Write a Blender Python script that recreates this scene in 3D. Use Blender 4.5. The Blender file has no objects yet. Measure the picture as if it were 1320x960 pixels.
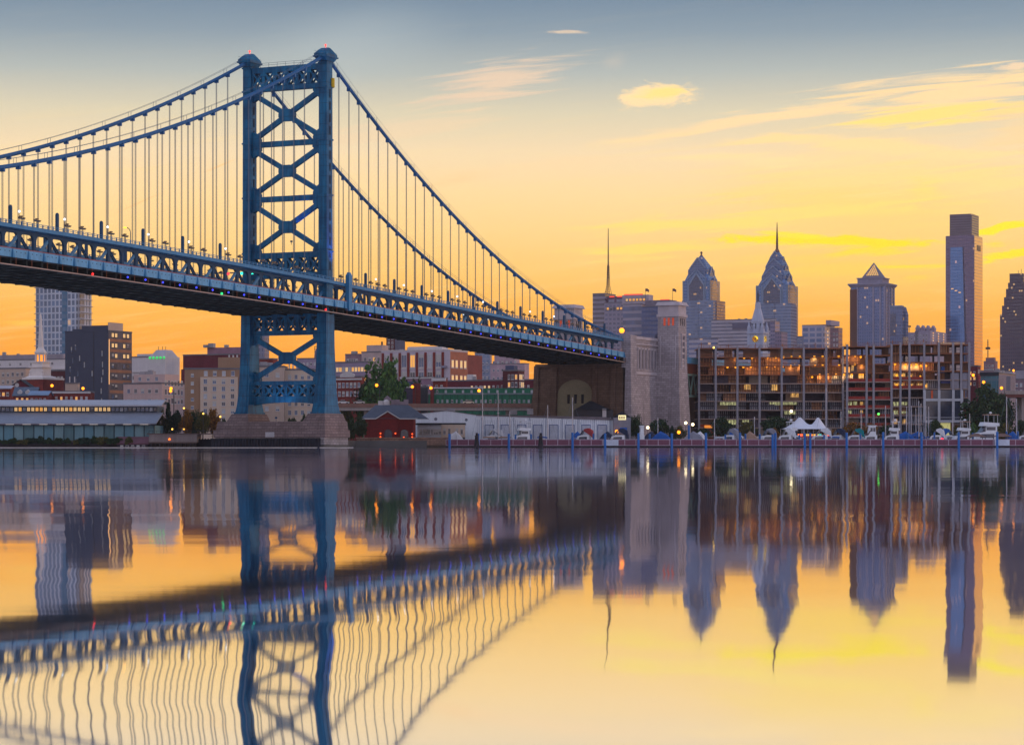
import bpy, math, random
import numpy as np
from mathutils import Vector, Matrix
R = math.radians
rnd = random.Random(11)
SC = bpy.context.scene
COL = SC.collection

# ------------------------------------------------------------------ camera
F, CX, YH, HC = 3071.0, 660.0, 573.5, 0.8       # focal length in photo pixels, centre, horizon row, eye height
cam = bpy.data.cameras.new("camera"); co = bpy.data.objects.new("camera", cam); COL.objects.link(co)
co.location = (0, 0, HC); co.rotation_euler = (R(90), 0, 0)
cam.sensor_width = 36.0; cam.lens = 36.0*F/1320.0; cam.shift_y = (YH-480)/1320.0
cam.clip_start = 0.1; cam.clip_end = 60000
SC.camera = co

def srgb(r, g, b, a=1.0):
    f = lambda c: (c/255/12.92 if c <= 10 else ((c/255+.055)/1.055)**2.4)
    return (f(r), f(g), f(b), a)

# ------------------------------------------------------------------ world: dusk sky
SUN_AZ, SUN_EL = 76.0, 4.0
class NG:
    def __init__(s, tree): s.t = tree; s.n = tree.nodes; s.l = tree.links
    def new(s, typ, **kw):
        n = s.n.new(typ)
        for k, v in kw.items(): setattr(n, k, v)
        return n
    def put(s, sock, v):
        if isinstance(v, bpy.types.NodeSocket): s.l.new(v, sock)
        elif v is not None: sock.default_value = v
    def m(s, op, a, b=None, c=None, clamp=False):
        n = s.new("ShaderNodeMath", operation=op, use_clamp=clamp)
        for i, v in enumerate((a, b, c)): s.put(n.inputs[i], v)
        return n.outputs[0]
    def mr(s, v, a, b, c=0.0, d=1.0, smooth=True):
        n = s.new("ShaderNodeMapRange", interpolation_type='SMOOTHSTEP' if smooth else 'LINEAR')
        s.put(n.inputs[0], v)
        for i, x in enumerate((a, b, c, d)): n.inputs[i+1].default_value = x
        return n.outputs[0]
    def mix(s, f, a, b, blend='MIX'):
        n = s.new("ShaderNodeMix", data_type='RGBA', blend_type=blend)
        s.put(n.inputs[0], f); s.put(n.inputs[6], a); s.put(n.inputs[7], b)
        return n.outputs[2]
    def comb(s, x, y, z=0.0):
        n = s.new("ShaderNodeCombineXYZ")
        for i, v in enumerate((x, y, z)): s.put(n.inputs[i], v)
        return n.outputs[0]
    def sep(s, v):
        n = s.new("ShaderNodeSeparateXYZ"); s.put(n.inputs[0], v); return n.outputs
    def noise(s, vec, scale, detail=3.0, rough=.5, dist=0.0):
        n = s.new("ShaderNodeTexNoise"); s.put(n.inputs['Vector'], vec)
        n.inputs['Scale'].default_value = scale; n.inputs['Detail'].default_value = detail
        n.inputs['Roughness'].default_value = rough; n.inputs['Distortion'].default_value = dist
        return n
    def ramp(s, f, stops, interp='LINEAR'):
        n = s.new("ShaderNodeValToRGB"); s.put(n.inputs[0], f); e = n.color_ramp.elements
        n.color_ramp.interpolation = interp
        while len(e) > 1: e.remove(e[-1])
        e[0].position, e[0].color = stops[0]
        for p, c in stops[1:]:
            x = e.new(p); x.color = c
        return n.outputs[0]

W = bpy.data.worlds.new("World"); SC.world = W; W.use_nodes = True
g = NG(W.node_tree); g.n.clear()
wo = g.new("ShaderNodeOutputWorld")
tc = g.new("ShaderNodeTexCoord")
dx, dy, dz = g.sep(tc.outputs['Generated'])
V = g.m('MULTIPLY', dz, 3.071)
stops = [(0.0, (255,146,18)), (.123, (255,170,40)), (.173, (255,187,70)), (.223, (255,207,116)), (.273, (255,217,148)),
         (.323, (253,222,170)), (.373, (244,222,190)), (.423, (218,211,193)), (.473, (176,186,194)), (.523, (136,156,181)),
         (.573, (108,134,168)), (.66, (96,121,159)), (.8, (94,118,158))]
base = g.ramp(g.m('MULTIPLY', V, 1.25, clamp=True), [(p*1.25, srgb(*c)) for p, c in stops])
yy = g.m('MAXIMUM', dy, 0.05)
U = g.m('MULTIPLY_ADD', g.m('DIVIDE', dx, yy), 3.071, .66)
E = g.m('MULTIPLY', g.m('DIVIDE', dz, yy), 3.071)
uv = g.comb(U, E)
nz = g.noise(g.comb(g.m('MULTIPLY', U, 5.0), g.m('MULTIPLY', E, 22.0)), 1.0, 4.0, .6)
st = g.noise(g.comb(g.m('MULTIPLY_ADD', E, -9.0, g.m('MULTIPLY', U, 6.0)), g.m('MULTIPLY_ADD', U, -9.0, g.m('MULTIPLY', E, 90.0))), 1.0, 6.0, .64, .5)
cl = g.noise(g.comb(g.m('MULTIPLY', U, 26.0), g.m('MULTIPLY', E, 70.0)), 1.0, 5.0, .65, .3)
wob = g.new("ShaderNodeVectorMath", operation='MULTIPLY_ADD')
g.put(wob.inputs[0], nz.outputs['Color']); wob.inputs[1].default_value = (.05, .022, 0); 
add0 = g.new("ShaderNodeVectorMath", operation='ADD'); g.put(add0.inputs[0], uv); add0.inputs[1].default_value = (-.025, -.011, 0)
g.put(wob.inputs[2], add0.outputs[0])
uvw = wob.outputs[0]
streak = g.mr(st.outputs[0], .34, .60, .45, 1.0)
fleck = g.mr(cl.outputs[0], .30, .60, .35, 1.0)
sky = base
# faint streaky variation through the whole dusk glow
sky = g.mix(g.m('MULTIPLY', g.mr(st.outputs[0], .48, .72), g.mr(V, .34, .46, .26, .02)), sky, srgb(255, 226, 160))
# px, py, rx, ry, tilt, colour, opacity, edge (0 soft .. 1 crisp), texture
CLOUDS = [
 (1150, 280, 330, 140, 0, (255,216,104), .4, 0, None),
 (1080, 250, 210, 45, 2, (255,226,120), .5, 0, 's'),
 (1140, 225, 260, 40, -2, (255,226,165), .55, 0, 's'),
 (1085, 345, 160, 30, 0, (255,222,70), .45, 0, 's'),
 (900, 290, 190, 14, 2, (255,232,120), .75, 0, 's'),
 (830, 332, 62, 7, 6, (255,226,120), .5, 0, 's'),
 (770, 323, 32, 6, 4, (255,226,130), .5, 0, 's'),
 (450, 60, 170, 70, 10, (185,200,215), .35, 0, None),
 (640, 105, 110, 30, 10, (238,212,192), .8, 0, 's'),
 (795, 80, 22, 16, 0, (205,198,195), .35, 0, None),
 (590, 230, 62, 9, 10, (255,212,160), .5, 0, 's'),
 (846, 124, 64, 19, 9, (255,228,184), 1.0, .5, 'f'),
 (856, 120, 42, 9, 9, (255,232,140), .8, .2, 'f'),
 (985, 152, 230, 12, 8, (252,224,182), 1.0, .2, 's'),
 (1230, 122, 175, 38, 8, (253,224,178), 1.0, .25, 's'),
 (1225, 145, 140, 17, 5, (255,230,140), 1.0, .3, 's'),
 (1320, 165, 90, 50, 0, (255,220,165), .6, 0, 's'),
 (960, 206, 150, 12, -3, (255,228,176), .75, .1, 's'),
 (1265, 232, 120, 26, 2, (255,228,150), .7, .1, 's'),
 (720, 212, 190, 13, 7, (252,222,182), .6, .1, 's'),
 (900, 318, 200, 8, 2, (255,230,110), .7, .2, 's'),
 (1060, 272, 200, 9, 3, (255,230,130), .7, .2, 's'),
 (500, 170, 170, 18, 9, (240,216,190), .5, 0, 's'),
 (1180, 100, 150, 9, 9, (236,216,190), .5, 0, 's'),
 (1308, 82, 36, 6, 3, (252,222,190), .8, .3, 'f'),
 (730, 45, 30, 4, -2, (225,205,190), .8, .2, 'f'),
 (1150, 193, 240, 12, -4, (255,226,170), 1.0, .2, 's'),
 (1195, 244, 34, 20, 0, (255,232,110), .5, 0, 's'),
 (1100, 311, 185, 8, -1, (255,234,0), 1.0, .5, 'f'),
 (1130, 322, 75, 11, 0, (255,232,20), .8, .1, 's'),
 (1022, 303, 60, 6, -5, (255,240,40), .9, .3, 's'),
 (1295, 291, 62, 7, 13, (255,240,10), 1.0, .6, 'f'),
 (1300, 328, 44, 7, 12, (255,236,10), 1.0, .6, 'f'),
 (1180, 341, 60, 4, 3, (255,232,40), .8, .1, 's'),
 (1180, 357, 24, 4, 0, (255,220,60), .5, .1, 's'),
 (40, 416, 60, 5, 0, (255,205,80), .7, .1, 's'),
 (178, 262, 44, 2.2, 24, (255,206,140), .6, .2, None),
 (283, 214, 30, 1.8, 23, (255,206,140), .7, .2, None),
]
for (px, py, rx, ry, tilt, c, op, edge, tex) in CLOUDS:
    mp = g.new("ShaderNodeMapping", vector_type='TEXTURE')
    g.put(mp.inputs['Vector'], uvw if ry > 3 else uv)
    mp.inputs['Location'].default_value = (px/1000, (YH-py)/1000, 0)
    mp.inputs['Rotation'].default_value = (0, 0, R(tilt))
    mp.inputs['Scale'].default_value = (rx/1000, ry/1000, 1)
    ln = g.new("ShaderNodeVectorMath", operation='LENGTH'); g.put(ln.inputs[0], mp.outputs[0])
    val = g.m('SUBTRACT', 1.0, ln.outputs['Value'])
    if tex == 's': val = g.m('ADD', val, g.m('MULTIPLY', g.m('SUBTRACT', st.outputs[0], .5), 2.9))
    if tex == 'f': val = g.m('ADD', val, g.m('MULTIPLY', g.m('SUBTRACT', cl.outputs[0], .5), 2.0))
    mk = g.mr(val, 0.0 if tex else -.05, (1.0 if tex is None else .85)-edge*.6, 0.0, op)
    sky = g.mix(mk, sky, srgb(*c))
# the dome away from the sunset: dim blue overhead, lavender behind
high = g.mix(g.mr(dz, .28, .75), srgb(146,166,200), srgb(140,166,212))
back = g.mix(g.mr(dz, .0, .45), srgb(238,214,212), srgb(190,200,228))
front = g.mix(g.mr(dz, .17, .36), sky, high)
sky = g.mix(1.0, sky, (1.13, 1.06, .90, 1), 'MULTIPLY'); front = g.mix(g.mr(dz, .17, .36), sky, high)
full = g.mix(g.mr(dy, -.15, .45), back, front)
b1 = g.new("ShaderNodeBackground"); g.put(b1.inputs[0], full); b1.inputs[1].default_value = 1.0
nsky = g.new("ShaderNodeTexSky", sky_type='NISHITA'); nsky.sun_disc = False
nsky.sun_elevation = R(SUN_EL); nsky.sun_rotation = R(SUN_AZ)
b2 = g.new("ShaderNodeBackground"); g.put(b2.inputs[0], nsky.outputs[0]); b2.inputs[1].default_value = .012
ad = g.new("ShaderNodeAddShader"); g.l.new(b1.outputs[0], ad.inputs[0]); g.l.new(b2.outputs[0], ad.inputs[1])
g.l.new(ad.outputs[0], wo.inputs[0])

# ------------------------------------------------------------------ sun, exposure
sl = bpy.data.lights.new("sun", 'SUN'); so = bpy.data.objects.new("sun", sl); COL.objects.link(so)
sl.energy = .75; sl.angle = R(4); sl.color = (1.0, .64, .36)
sd = Vector((math.sin(R(SUN_AZ))*math.cos(R(SUN_EL)), math.cos(R(SUN_AZ))*math.cos(R(SUN_EL)), math.sin(R(SUN_EL))))
so.rotation_euler = (-sd).to_track_quat('-Z', 'Y').to_euler()
SC.view_settings.view_transform = 'Standard'; SC.view_settings.look = 'None'
SC.view_settings.exposure = 0.0; SC.view_settings.gamma = 1.0; SC.view_settings.use_curve_mapping = False
SC.cycles.max_bounces = 6; SC.cycles.diffuse_bounces = 2; SC.cycles.glossy_bounces = 3
SC.cycles.transmission_bounces = 2; SC.cycles.transparent_max_bounces = 4
SC.cycles.sample_clamp_indirect = 4.0; SC.cycles.use_denoising = True

# ------------------------------------------------------------------ materials
MC = {}
def base_mat(name):
    m = bpy.data.materials.new(name); m.use_nodes = True
    q = NG(m.node_tree); p = q.n['Principled BSDF']
    return m, q, p
def surf(name, c, rough=.75, var=.18, scale=.25, metal=0.0, spec=.3, streaks=0.0):
    """plain surface with uneven wear: c is sRGB 0-255 of the material itself"""
    if name in MC: return MC[name]
    m, q, p = base_mat(name); col = srgb(*c)
    t = q.new("ShaderNodeTexCoord"); o = t.outputs['Object']
    n1 = q.noise(o, scale, 4, .6); n2 = q.noise(o, scale*9, 3, .6)
    f = q.m('ADD', q.m('MULTIPLY', n1.outputs[0], .65), q.m('MULTIPLY', n2.outputs[0], .35))
    if streaks:
        x, y, z = q.sep(o)
        n3 = q.noise(q.comb(q.m('MULTIPLY', x, 1.3), q.m('MULTIPLY', y, 1.3), q.m('MULTIPLY', z, .06)), 1.0, 3, .6)
        f = q.m('ADD', q.m('MULTIPLY', f, 1-streaks), q.m('MULTIPLY', n3.outputs[0], streaks))
    f = q.mr(f, .3, .7)
    dk = tuple(v*(1-var) for v in col[:3])+(1,); lt = tuple(min(1, v*(1+var)) for v in col[:3])+(1,)
    q.put(p.inputs['Base Color'], q.mix(f, dk, lt))
    p.inputs['Roughness'].default_value = rough; p.inputs['Metallic'].default_value = metal
    p.inputs['Specular IOR Level'].default_value = spec
    MC[name] = m; return m
def glow(name, c, s):
    if name in MC: return MC[name]
    m, q, p = base_mat(name)
    p.inputs['Base Color'].default_value = srgb(*c); p.inputs['Emission Color'].default_value = srgb(*c)
    p.inputs['Emission Strength'].default_value = s
    MC[name] = m; return m
def masonry(name, c, bw=1.6, bh=.75, var=.25, mortar=(70,62,66), wet=False):
    """coursed stone or brick: rows along z, joints along x+y"""
    if name in MC: return MC[name]
    m, q, p = base_mat(name); col = srgb(*c)
    t = q.new("ShaderNodeTexCoord"); x, y, z = q.sep(t.outputs['Object'])
    b = q.new("ShaderNodeTexBrick"); q.put(b.inputs['Vector'], q.comb(q.m('ADD', x, y), z))
    b.inputs['Color1'].default_value = tuple(v*(1-var) for v in col[:3])+(1,)
    b.inputs['Color2'].default_value = tuple(min(1, v*(1+var)) for v in col[:3])+(1,)
    b.inputs['Mortar'].default_value = srgb(*mortar)
    b.inputs['Scale'].default_value = 1.0; b.inputs['Brick Width'].default_value = bw; b.inputs['Row Height'].default_value = bh
    b.inputs['Mortar Size'].default_value = bh*.07; b.inputs['Bias'].default_value = 0
    n = q.noise(t.outputs['Object'], .12, 4, .6)
    n2 = q.noise(q.comb(q.m('MULTIPLY', x, .7), q.m('MULTIPLY', y, .7), q.m('MULTIPLY', z, .05)), 1.0, 4, .65)   # rain and soot runs
    c_ = q.mix(q.mr(n.outputs[0], .35, .7, 0, .5), b.outputs[0], tuple(v*.6 for v in col[:3])+(1,))
    c_ = q.mix(q.mr(n2.outputs[0], .50, .72, 0, .5), c_, tuple(v*.42 for v in col[:3])+(1,))
    if wet: c_ = q.mix(q.mr(q.m('ADD', z, q.m('MULTIPLY', n.outputs[0], 1.2)), 1.0, 2.0, .8, 0), c_, srgb(44, 48, 40))   # weed below the tide line
    q.put(p.inputs['Base Color'], c_)
    p.inputs['Roughness'].default_value = .85; p.inputs['Specular IOR Level'].default_value = .2
    bp = q.new("ShaderNodeBump"); bp.inputs['Strength'].default_value = .5; bp.inputs['Distance'].default_value = .05
    q.put(bp.inputs['Height'], b.outputs['Fac']); bp.invert = True; q.put(p.inputs['Normal'], bp.outputs[0])
    MC[name] = m; return m
def facade(name, wall, glass, fh=4.0, bw=3.0, wf=.7, hf=.55, lit=.06, lc=(255,190,90), ls=1.0, band=False, gr=.18, wr=.6, var=.12, gvar=.25, metal=0.0):
    """a curtain wall: storeys along z, bays along x+y, a few lit windows"""
    if name in MC: return MC[name]
    m, q, p = base_mat(name)
    t = q.new("ShaderNodeTexCoord"); x, y, z = q.sep(t.outputs['Object'])
    h = q.m('DIVIDE', q.m('ADD', x, y), bw); v = q.m('DIVIDE', z, fh)
    fx = q.m('FRACT', h); fz = q.m('FRACT', v)
    mx = q.m('LESS_THAN', q.m('ABSOLUTE', q.m('SUBTRACT', fx, .5)), wf/2)
    mz = q.m('LESS_THAN', q.m('ABSOLUTE', q.m('SUBTRACT', fz, .5)), hf/2)
    mask = mz if band else q.m('MULTIPLY', mx, mz)
    wn = q.new("ShaderNodeTexWhiteNoise", noise_dimensions='2D')
    q.put(wn.inputs['Vector'], q.comb(q.m('FLOOR', h), q.m('FLOOR', v)))
    n = q.noise(t.outputs['Object'], .03, 3, .6)
    fl = q.noise(q.comb(q.m('MULTIPLY', q.m('FLOOR', h), .35), q.m('FLOOR', v)), .9, 1, .5)
    g0 = srgb(*glass); w0 = srgb(*wall)
    gc = q.mix(wn.outputs[0], tuple(c*(1-gvar) for c in g0[:3])+(1,), tuple(min(1, c*(1+gvar)) for c in g0[:3])+(1,))
    wc = q.mix(q.mr(n.outputs[0], .35, .65), tuple(c*(1-var) for c in w0[:3])+(1,), tuple(min(1, c*(1+var)) for c in w0[:3])+(1,))
    q.put(p.inputs['Base Color'], q.mix(mask, wc, gc))
    q.put(p.inputs['Roughness'], q.mr(mask, 0, 1, wr, gr, False))
    q.put(p.inputs['Metallic'], q.m('MULTIPLY', mask, metal))
    q.put(p.inputs['Specular IOR Level'], q.mr(mask, 0, 1, .25, .8, False))
    on = q.m("MULTIPLY", mask, q.m("GREATER_THAN", q.m("ADD", wn.outputs[0], q.m("MULTIPLY", q.m("SUBTRACT", fl.outputs[0], .5), .3)), 1.0-lit*.4))
    p.inputs['Emission Color'].default_value = srgb(*lc)
    q.put(p.inputs['Emission Strength'], q.m('MULTIPLY', on, q.m('MULTIPLY', wn.outputs[0], ls*.42)))
    MC[name] = m; return m
def leafmat(name, c1, c2):
    if name in MC: return MC[name]
    m, q, p = base_mat(name)
    gi = q.new("ShaderNodeNewGeometry"); t = q.new("ShaderNodeTexCoord")
    n = q.noise(t.outputs['Object'], .5, 2, .5)
    f = q.m('ADD', q.m('MULTIPLY', gi.outputs['Random Per Island'], .5), q.m('MULTIPLY', n.outputs[0], .5))
    q.put(p.inputs['Base Color'], q.mix(q.mr(f, .3, .7), srgb(*c1), srgb(*c2)))
    p.inputs['Roughness'].default_value = .7; p.inputs['Specular IOR Level'].default_value = .2
    MC[name] = m; return m

def room_mat(name, c, s, bw=1.1):
    """a lit room behind bare studs: uneven bright strips"""
    if name in MC: return MC[name]
    m, q, p = base_mat(name); t = q.new("ShaderNodeTexCoord"); x, y, z = q.sep(t.outputs['Object'])
    n = q.noise(q.comb(q.m('MULTIPLY', x, 1.0/bw), 0.0, q.m('MULTIPLY', z, .25)), 1.6, 3, .7)
    f = q.m('FRACT', q.m('DIVIDE', x, bw)); st_ = q.m('GREATER_THAN', f, .22)
    p.inputs['Base Color'].default_value = srgb(90, 80, 72); p.inputs['Emission Color'].default_value = srgb(*c)
    q.put(p.inputs['Emission Strength'], q.m('MULTIPLY', q.m('MULTIPLY_ADD', st_, .8, .2), q.mr(n.outputs[0], .35, .7, s*.12, s)))
    MC[name] = m; return m

# ------------------------------------------------------------------ mesh builder and tagging
class MB:
    def __init__(s): s.v = []; s.f = []; s.m = []; s.sm = []
    def add(s, vs, fs, mi=0, smooth=False):
        o = len(s.v); s.v += [tuple(x) for x in vs]
        for f in fs: s.f.append([i+o for i in f]); s.m.append(mi); s.sm.append(smooth)
        return s
    def box(s, x0, x1, y0, y1, z0, z1, mi=0):
        return s.add([(x0,y0,z0),(x1,y0,z0),(x1,y1,z0),(x0,y1,z0),(x0,y0,z1),(x1,y0,z1),(x1,y1,z1),(x0,y1,z1)],
              [(0,3,2,1),(4,5,6,7),(0,1,5,4),(1,2,6,5),(2,3,7,6),(3,0,4,7)], mi)
    def frus(s, a, b, z0, z1, mi=0):
        """a, b = (x0,x1,y0,y1) at z0 and z1"""
        v = [(a[0],a[2],z0),(a[1],a[2],z0),(a[1],a[3],z0),(a[0],a[3],z0),(b[0],b[2],z1),(b[1],b[2],z1),(b[1],b[3],z1),(b[0],b[3],z1)]
        return s.add(v, [(0,3,2,1),(4,5,6,7),(0,1,5,4),(1,2,6,5),(2,3,7,6),(3,0,4,7)], mi)
    def beam(s, p, q, w, d, ref=(0,0,1), mi=0):
        """bar from p to q; d is its size along ref, w across"""
        p, q = Vector(p), Vector(q); k = (q-p).normalized(); a = Vector(ref); a = a-k*a.dot(k)
        if a.length < 1e-4: a = Vector((1,0,0)) - k*k.x
        a.normalize(); b = k.cross(a)
        vs = [c+a*(i*d/2)+b*(j*w/2) for c in (p, q) for i, j in ((-1,-1),(1,-1),(1,1),(-1,1))]
        return s.add(vs, [(0,1,2,3),(7,6,5,4),(0,4,5,1),(1,5,6,2),(2,6,7,3),(3,7,4,0)], mi)
    def tube(s, p, q, r0, r1=None, n=6, mi=0, smooth=True):
        r1 = r0 if r1 is None else r1
        p, q = Vector(p), Vector(q); k = (q-p).normalized()
        a = k.orthogonal().normalized(); b = k.cross(a)
        vs = [c+(a*math.cos(2*math.pi*i/n)+b*math.sin(2*math.pi*i/n))*r for c, r in ((p, r0), (q, r1)) for i in range(n)]
        s.add(vs, [(i, (i+1)%n, n+(i+1)%n, n+i) for i in range(n)], mi, smooth)
        return s.add(vs, [tuple(range(n))[::-1], tuple(range(n, 2*n))], mi)
    def path(s, pts, r, n=8, mi=0):
        """one continuous round rope through pts"""
        pts = [Vector(p) for p in pts]; vs = []; N = len(pts)
        for i, p in enumerate(pts):
            k = (pts[min(i+1, N-1)]-pts[max(i-1, 0)]).normalized()
            a = k.cross(Vector((0,1,0))); a = a.normalized() if a.length > 1e-3 else Vector((1,0,0)); b = k.cross(a)
            vs += [p+(a*math.cos(2*math.pi*j/n)+b*math.sin(2*math.pi*j/n))*r for j in range(n)]
        return s.add(vs, [(i*n+j, i*n+(j+1)%n, (i+1)*n+(j+1)%n, (i+1)*n+j) for i in range(N-1) for j in range(n)], mi, True)
    def prism(s, poly, a0, a1, axis='y', mi=0):
        """poly in the plane across axis: (x,z) for y, (y,z) for x, (x,y) for z"""
        f = {'y': lambda u, w, a: (u, a, w), 'x': lambda u, w, a: (a, u, w), 'z': lambda u, w, a: (u, w, a)}[axis]
        n = len(poly); vs = [f(u, w, a0) for u, w in poly]+[f(u, w, a1) for u, w in poly]
        return s.add(vs, [tuple(range(n)), tuple(range(2*n-1, n-1, -1))]+[(i, n+i, n+(i+1)%n, (i+1)%n) for i in range(n)], mi)
    def lathe(s, prof, n=12, c=(0,0,0), mi=0, smooth=False, rot=0):
        vs = []; 
        for r, z in prof: vs += [(c[0]+r*math.cos(2*math.pi*i/n+rot), c[1]+r*math.sin(2*math.pi*i/n+rot), c[2]+z) for i in range(n)]
        fs = [(k*n+i, k*n+(i+1)%n, (k+1)*n+(i+1)%n, (k+1)*n+i) for k in range(len(prof)-1) for i in range(n)]
        s.add(vs, fs, mi, smooth)
        return s.add(vs[:n]+vs[-n:], [tuple(range(n))[::-1], tuple(range(n, 2*n))], mi)
    def ball(s, c, r, n=8, mi=0):
        return s.lathe([(max(.01, r*math.sin(math.pi*k/n)), -r*math.cos(math.pi*k/n)) for k in range(n+1)], n, c, mi, True)
    def mesh(s, name, mats):
        me = bpy.data.meshes.new(name); me.from_pydata(s.v, [], s.f)
        for m in (mats if isinstance(mats, (list, tuple)) else [mats]): me.materials.append(m)
        me.polygons.foreach_set('material_index', s.m); me.polygons.foreach_set('use_smooth', s.sm)
        me.update(); return me
    def build(s, name, mats, parent=None, loc=None, rz=0):
        import bmesh
        me = s.mesh(name, mats)
        bm = bmesh.new(); bm.from_mesh(me); bmesh.ops.recalc_face_normals(bm, faces=bm.faces); bm.to_mesh(me); bm.free()
        return link(name, me, parent, loc, rz)
def link(name, me, parent=None, loc=None, rz=0, scale=None):
    o = bpy.data.objects.new(name, me); COL.objects.link(o)
    if parent: o.parent = parent
    if loc: o.location = loc
    if rz: o.rotation_euler = (0, 0, rz)
    if scale: o.scale = scale
    return o
def tag(o, label, cat, group=None, kind=None):
    if label: o['label'] = label
    if cat: o['category'] = cat
    if group: o['group'] = group
    if kind: o['kind'] = kind
    return o
def thing(name, label, cat, loc=(0,0,0), rz=0, group=None):
    o = bpy.data.objects.new(name, None); COL.objects.link(o); o.empty_display_size = .5
    o.location = loc; o.rotation_euler = (0, 0, rz)
    return tag(o, label, cat, group)
def copy_tree(o, loc=None, rz=None, label=None, scale=None):
    r = o.copy(); COL.objects.link(r)
    if loc is not None: r.location = loc
    if rz is not None: r.rotation_euler = (0, 0, rz)
    if scale is not None: r.scale = scale
    if label: r['label'] = label
    def rec(src, dst):
        for ch in list(src.children):
            c = ch.copy(); COL.objects.link(c); c.parent = dst; rec(ch, c)
    rec(o, r); return r
def at(x, y, Y):
    """photo pixel at a chosen real distance -> point of the place"""
    return Vector(((x-CX)/F*Y, Y, HC+(YH-y)/F*Y))
def zz(y, Y): return HC+(YH-y)/F*Y
def xx(x, Y): return (x-CX)/F*Y

# ================================================================== the setting
# water: one sheet; long lazy ripples bend the mirror sideways, fine ones blur it vertically
wm, q, p = base_mat("river_water"); q.n.clear()
out = q.new("ShaderNodeOutputMaterial"); geo = q.new("ShaderNodeNewGeometry"); x, y, z = q.sep(geo.outputs['Position'])
def wv(sx, sy, sc, det, rough=.55, off=0.0):
    n = q.noise(q.comb(q.m('MULTIPLY', x, sx), q.m('MULTIPLY_ADD', y, sy, off)), sc, det, rough)
    return q.m('SUBTRACT', n.outputs[0], .5)
swell = q.m('ADD', q.m('MULTIPLY', wv(.45, .9, 1.0, 2.0), .019), q.m('ADD', q.m('MULTIPLY', wv(.12, .30, 1.0, 2.0, .6, 40), .027), q.m('MULTIPLY', wv(.03, .08, 1.0, 2.0, .6, 90), .026)))
lift = q.m('MULTIPLY', wv(.3, 3.0, 1.0, 3.0, .6, 17), .0024)
nv = q.new("ShaderNodeVectorMath", operation='NORMALIZE'); q.put(nv.inputs[0], q.comb(swell, lift, 1.0))
gl = q.new("ShaderNodeBsdfGlossy"); gl.inputs['Color'].default_value = (.94, .955, .99, 1); q.put(gl.inputs['Roughness'], q.mr(q.noise(q.comb(q.m('MULTIPLY', x, .5), q.m('MULTIPLY', y, .16)), .22, 3, .6).outputs[0], .35, .7, .028, .05))
q.put(gl.inputs['Normal'], nv.outputs[0])
df = q.new("ShaderNodeBsdfDiffuse"); df.inputs['Color'].default_value = srgb(44, 78, 122)
fr = q.new("ShaderNodeMixShader"); fr.inputs[0].default_value = .95
q.l.new(df.outputs[0], fr.inputs[1]); q.l.new(gl.outputs[0], fr.inputs[2]); q.l.new(fr.outputs[0], out.inputs[0])
tag(MB().add([(-2400,-60,0),(2400,-60,0),(2400,4400,0),(-2400,4400,0)], [(0,1,2,3)]).build('water', wm), 'still evening river mirroring the bridge and the sunset', 'river', kind='structure')

GZ = 2.3                                          # level of the quays and the city
earth = surf('city_ground', (88, 84, 84), .95, .3, .02)
shore = [(-2380,744),(-112,744),(-92,752),(-62,770),(-52.5,800),(-21.5,806),(-21,866),(240,866),(2380,866),(2380,4380),(-2380,4380)]
n = len(shore)
tag(MB().add([(a,b,GZ) for a,b in shore]+[(a,b,-1) for a,b in shore], [tuple(range(n))]+[(i,n+i,n+(i+1)%n,(i+1)%n) for i in range(n)]).build('ground', earth), 'flat city ground behind the quay', 'ground', kind='structure')

# ================================================================== the suspension bridge
AL = 25.4
steel, q, p = base_mat('tower_blue_paint')          # painted plates: seams every few metres, faded and rust-run patches
t_ = q.new("ShaderNodeTexCoord"); x, y, z = q.sep(t_.outputs['Object'])
n1 = q.noise(t_.outputs['Object'], .18, 4, .65); n2 = q.noise(q.comb(q.m('MULTIPLY', x, 1.1), q.m('MULTIPLY', y, 1.1), q.m('MULTIPLY', z, .07)), 1.0, 4, .65)
n3 = q.noise(q.comb(q.m('MULTIPLY', x, .9), q.m('MULTIPLY', y, .9), q.m('MULTIPLY', z, .12)), 1.3, 5, .7)
seam = q.m('LESS_THAN', q.m('FRACT', q.m('DIVIDE', z, 3.05)), .05)
c_ = q.mix(q.mr(q.m('ADD', q.m('MULTIPLY', n1.outputs[0], .5), q.m('MULTIPLY', n2.outputs[0], .5)), .36, .64), srgb(3, 66, 102), srgb(22, 104, 142))
c_ = q.mix(q.mr(n3.outputs[0], .58, .72, 0, .65), c_, srgb(72, 68, 68))
q.put(p.inputs['Base Color'], q.mix(q.m('MULTIPLY', seam, .55), c_, srgb(2, 40, 70)))
p.inputs['Roughness'].default_value = .5; p.inputs['Specular IOR Level'].default_value = .18
steel2 = surf('truss_blue_paint', (52, 116, 158), .5, .2, .3, 0, .2, .4)
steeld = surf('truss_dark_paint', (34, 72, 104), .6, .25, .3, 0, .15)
under = surf('deck_underside', (30, 37, 38), .9, .3, .15)
cabm = surf('cable_paint', (34, 88, 136), .5, .15, .5, 0, .2)
ropem = surf('rope_wire', (92, 106, 122), .6, .1, .5)
granite = masonry('pier_granite', (150, 142, 146), 1.8, .8, .18, wet=True)
granred = masonry('pier_red_granite', (126, 108, 108), 1.8, .8, .2)
BR = thing('suspension_bridge', 'blue steel suspension bridge with one tall braced tower on a stone river pier', 'bridge', (-54.6, 698, 0), R(90-AL))
TW = 26.0                                           # distance between the two cable planes
_s = np.array([-330,-220,-157,-134,-55.7,0,8.7,60,121,170,222]); _zf = np.array([46.2,45.8,44.9,44.6,42.9,41.3,41.0,39.4,37.4,35.6,33.6])
_d = np.array([7.0,7.0,7.0,7.0,6.9,6.7,6.5,6.1,5.8,5.9,6.1])
pzf = np.polyfit(_s, _zf, 4)
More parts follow.
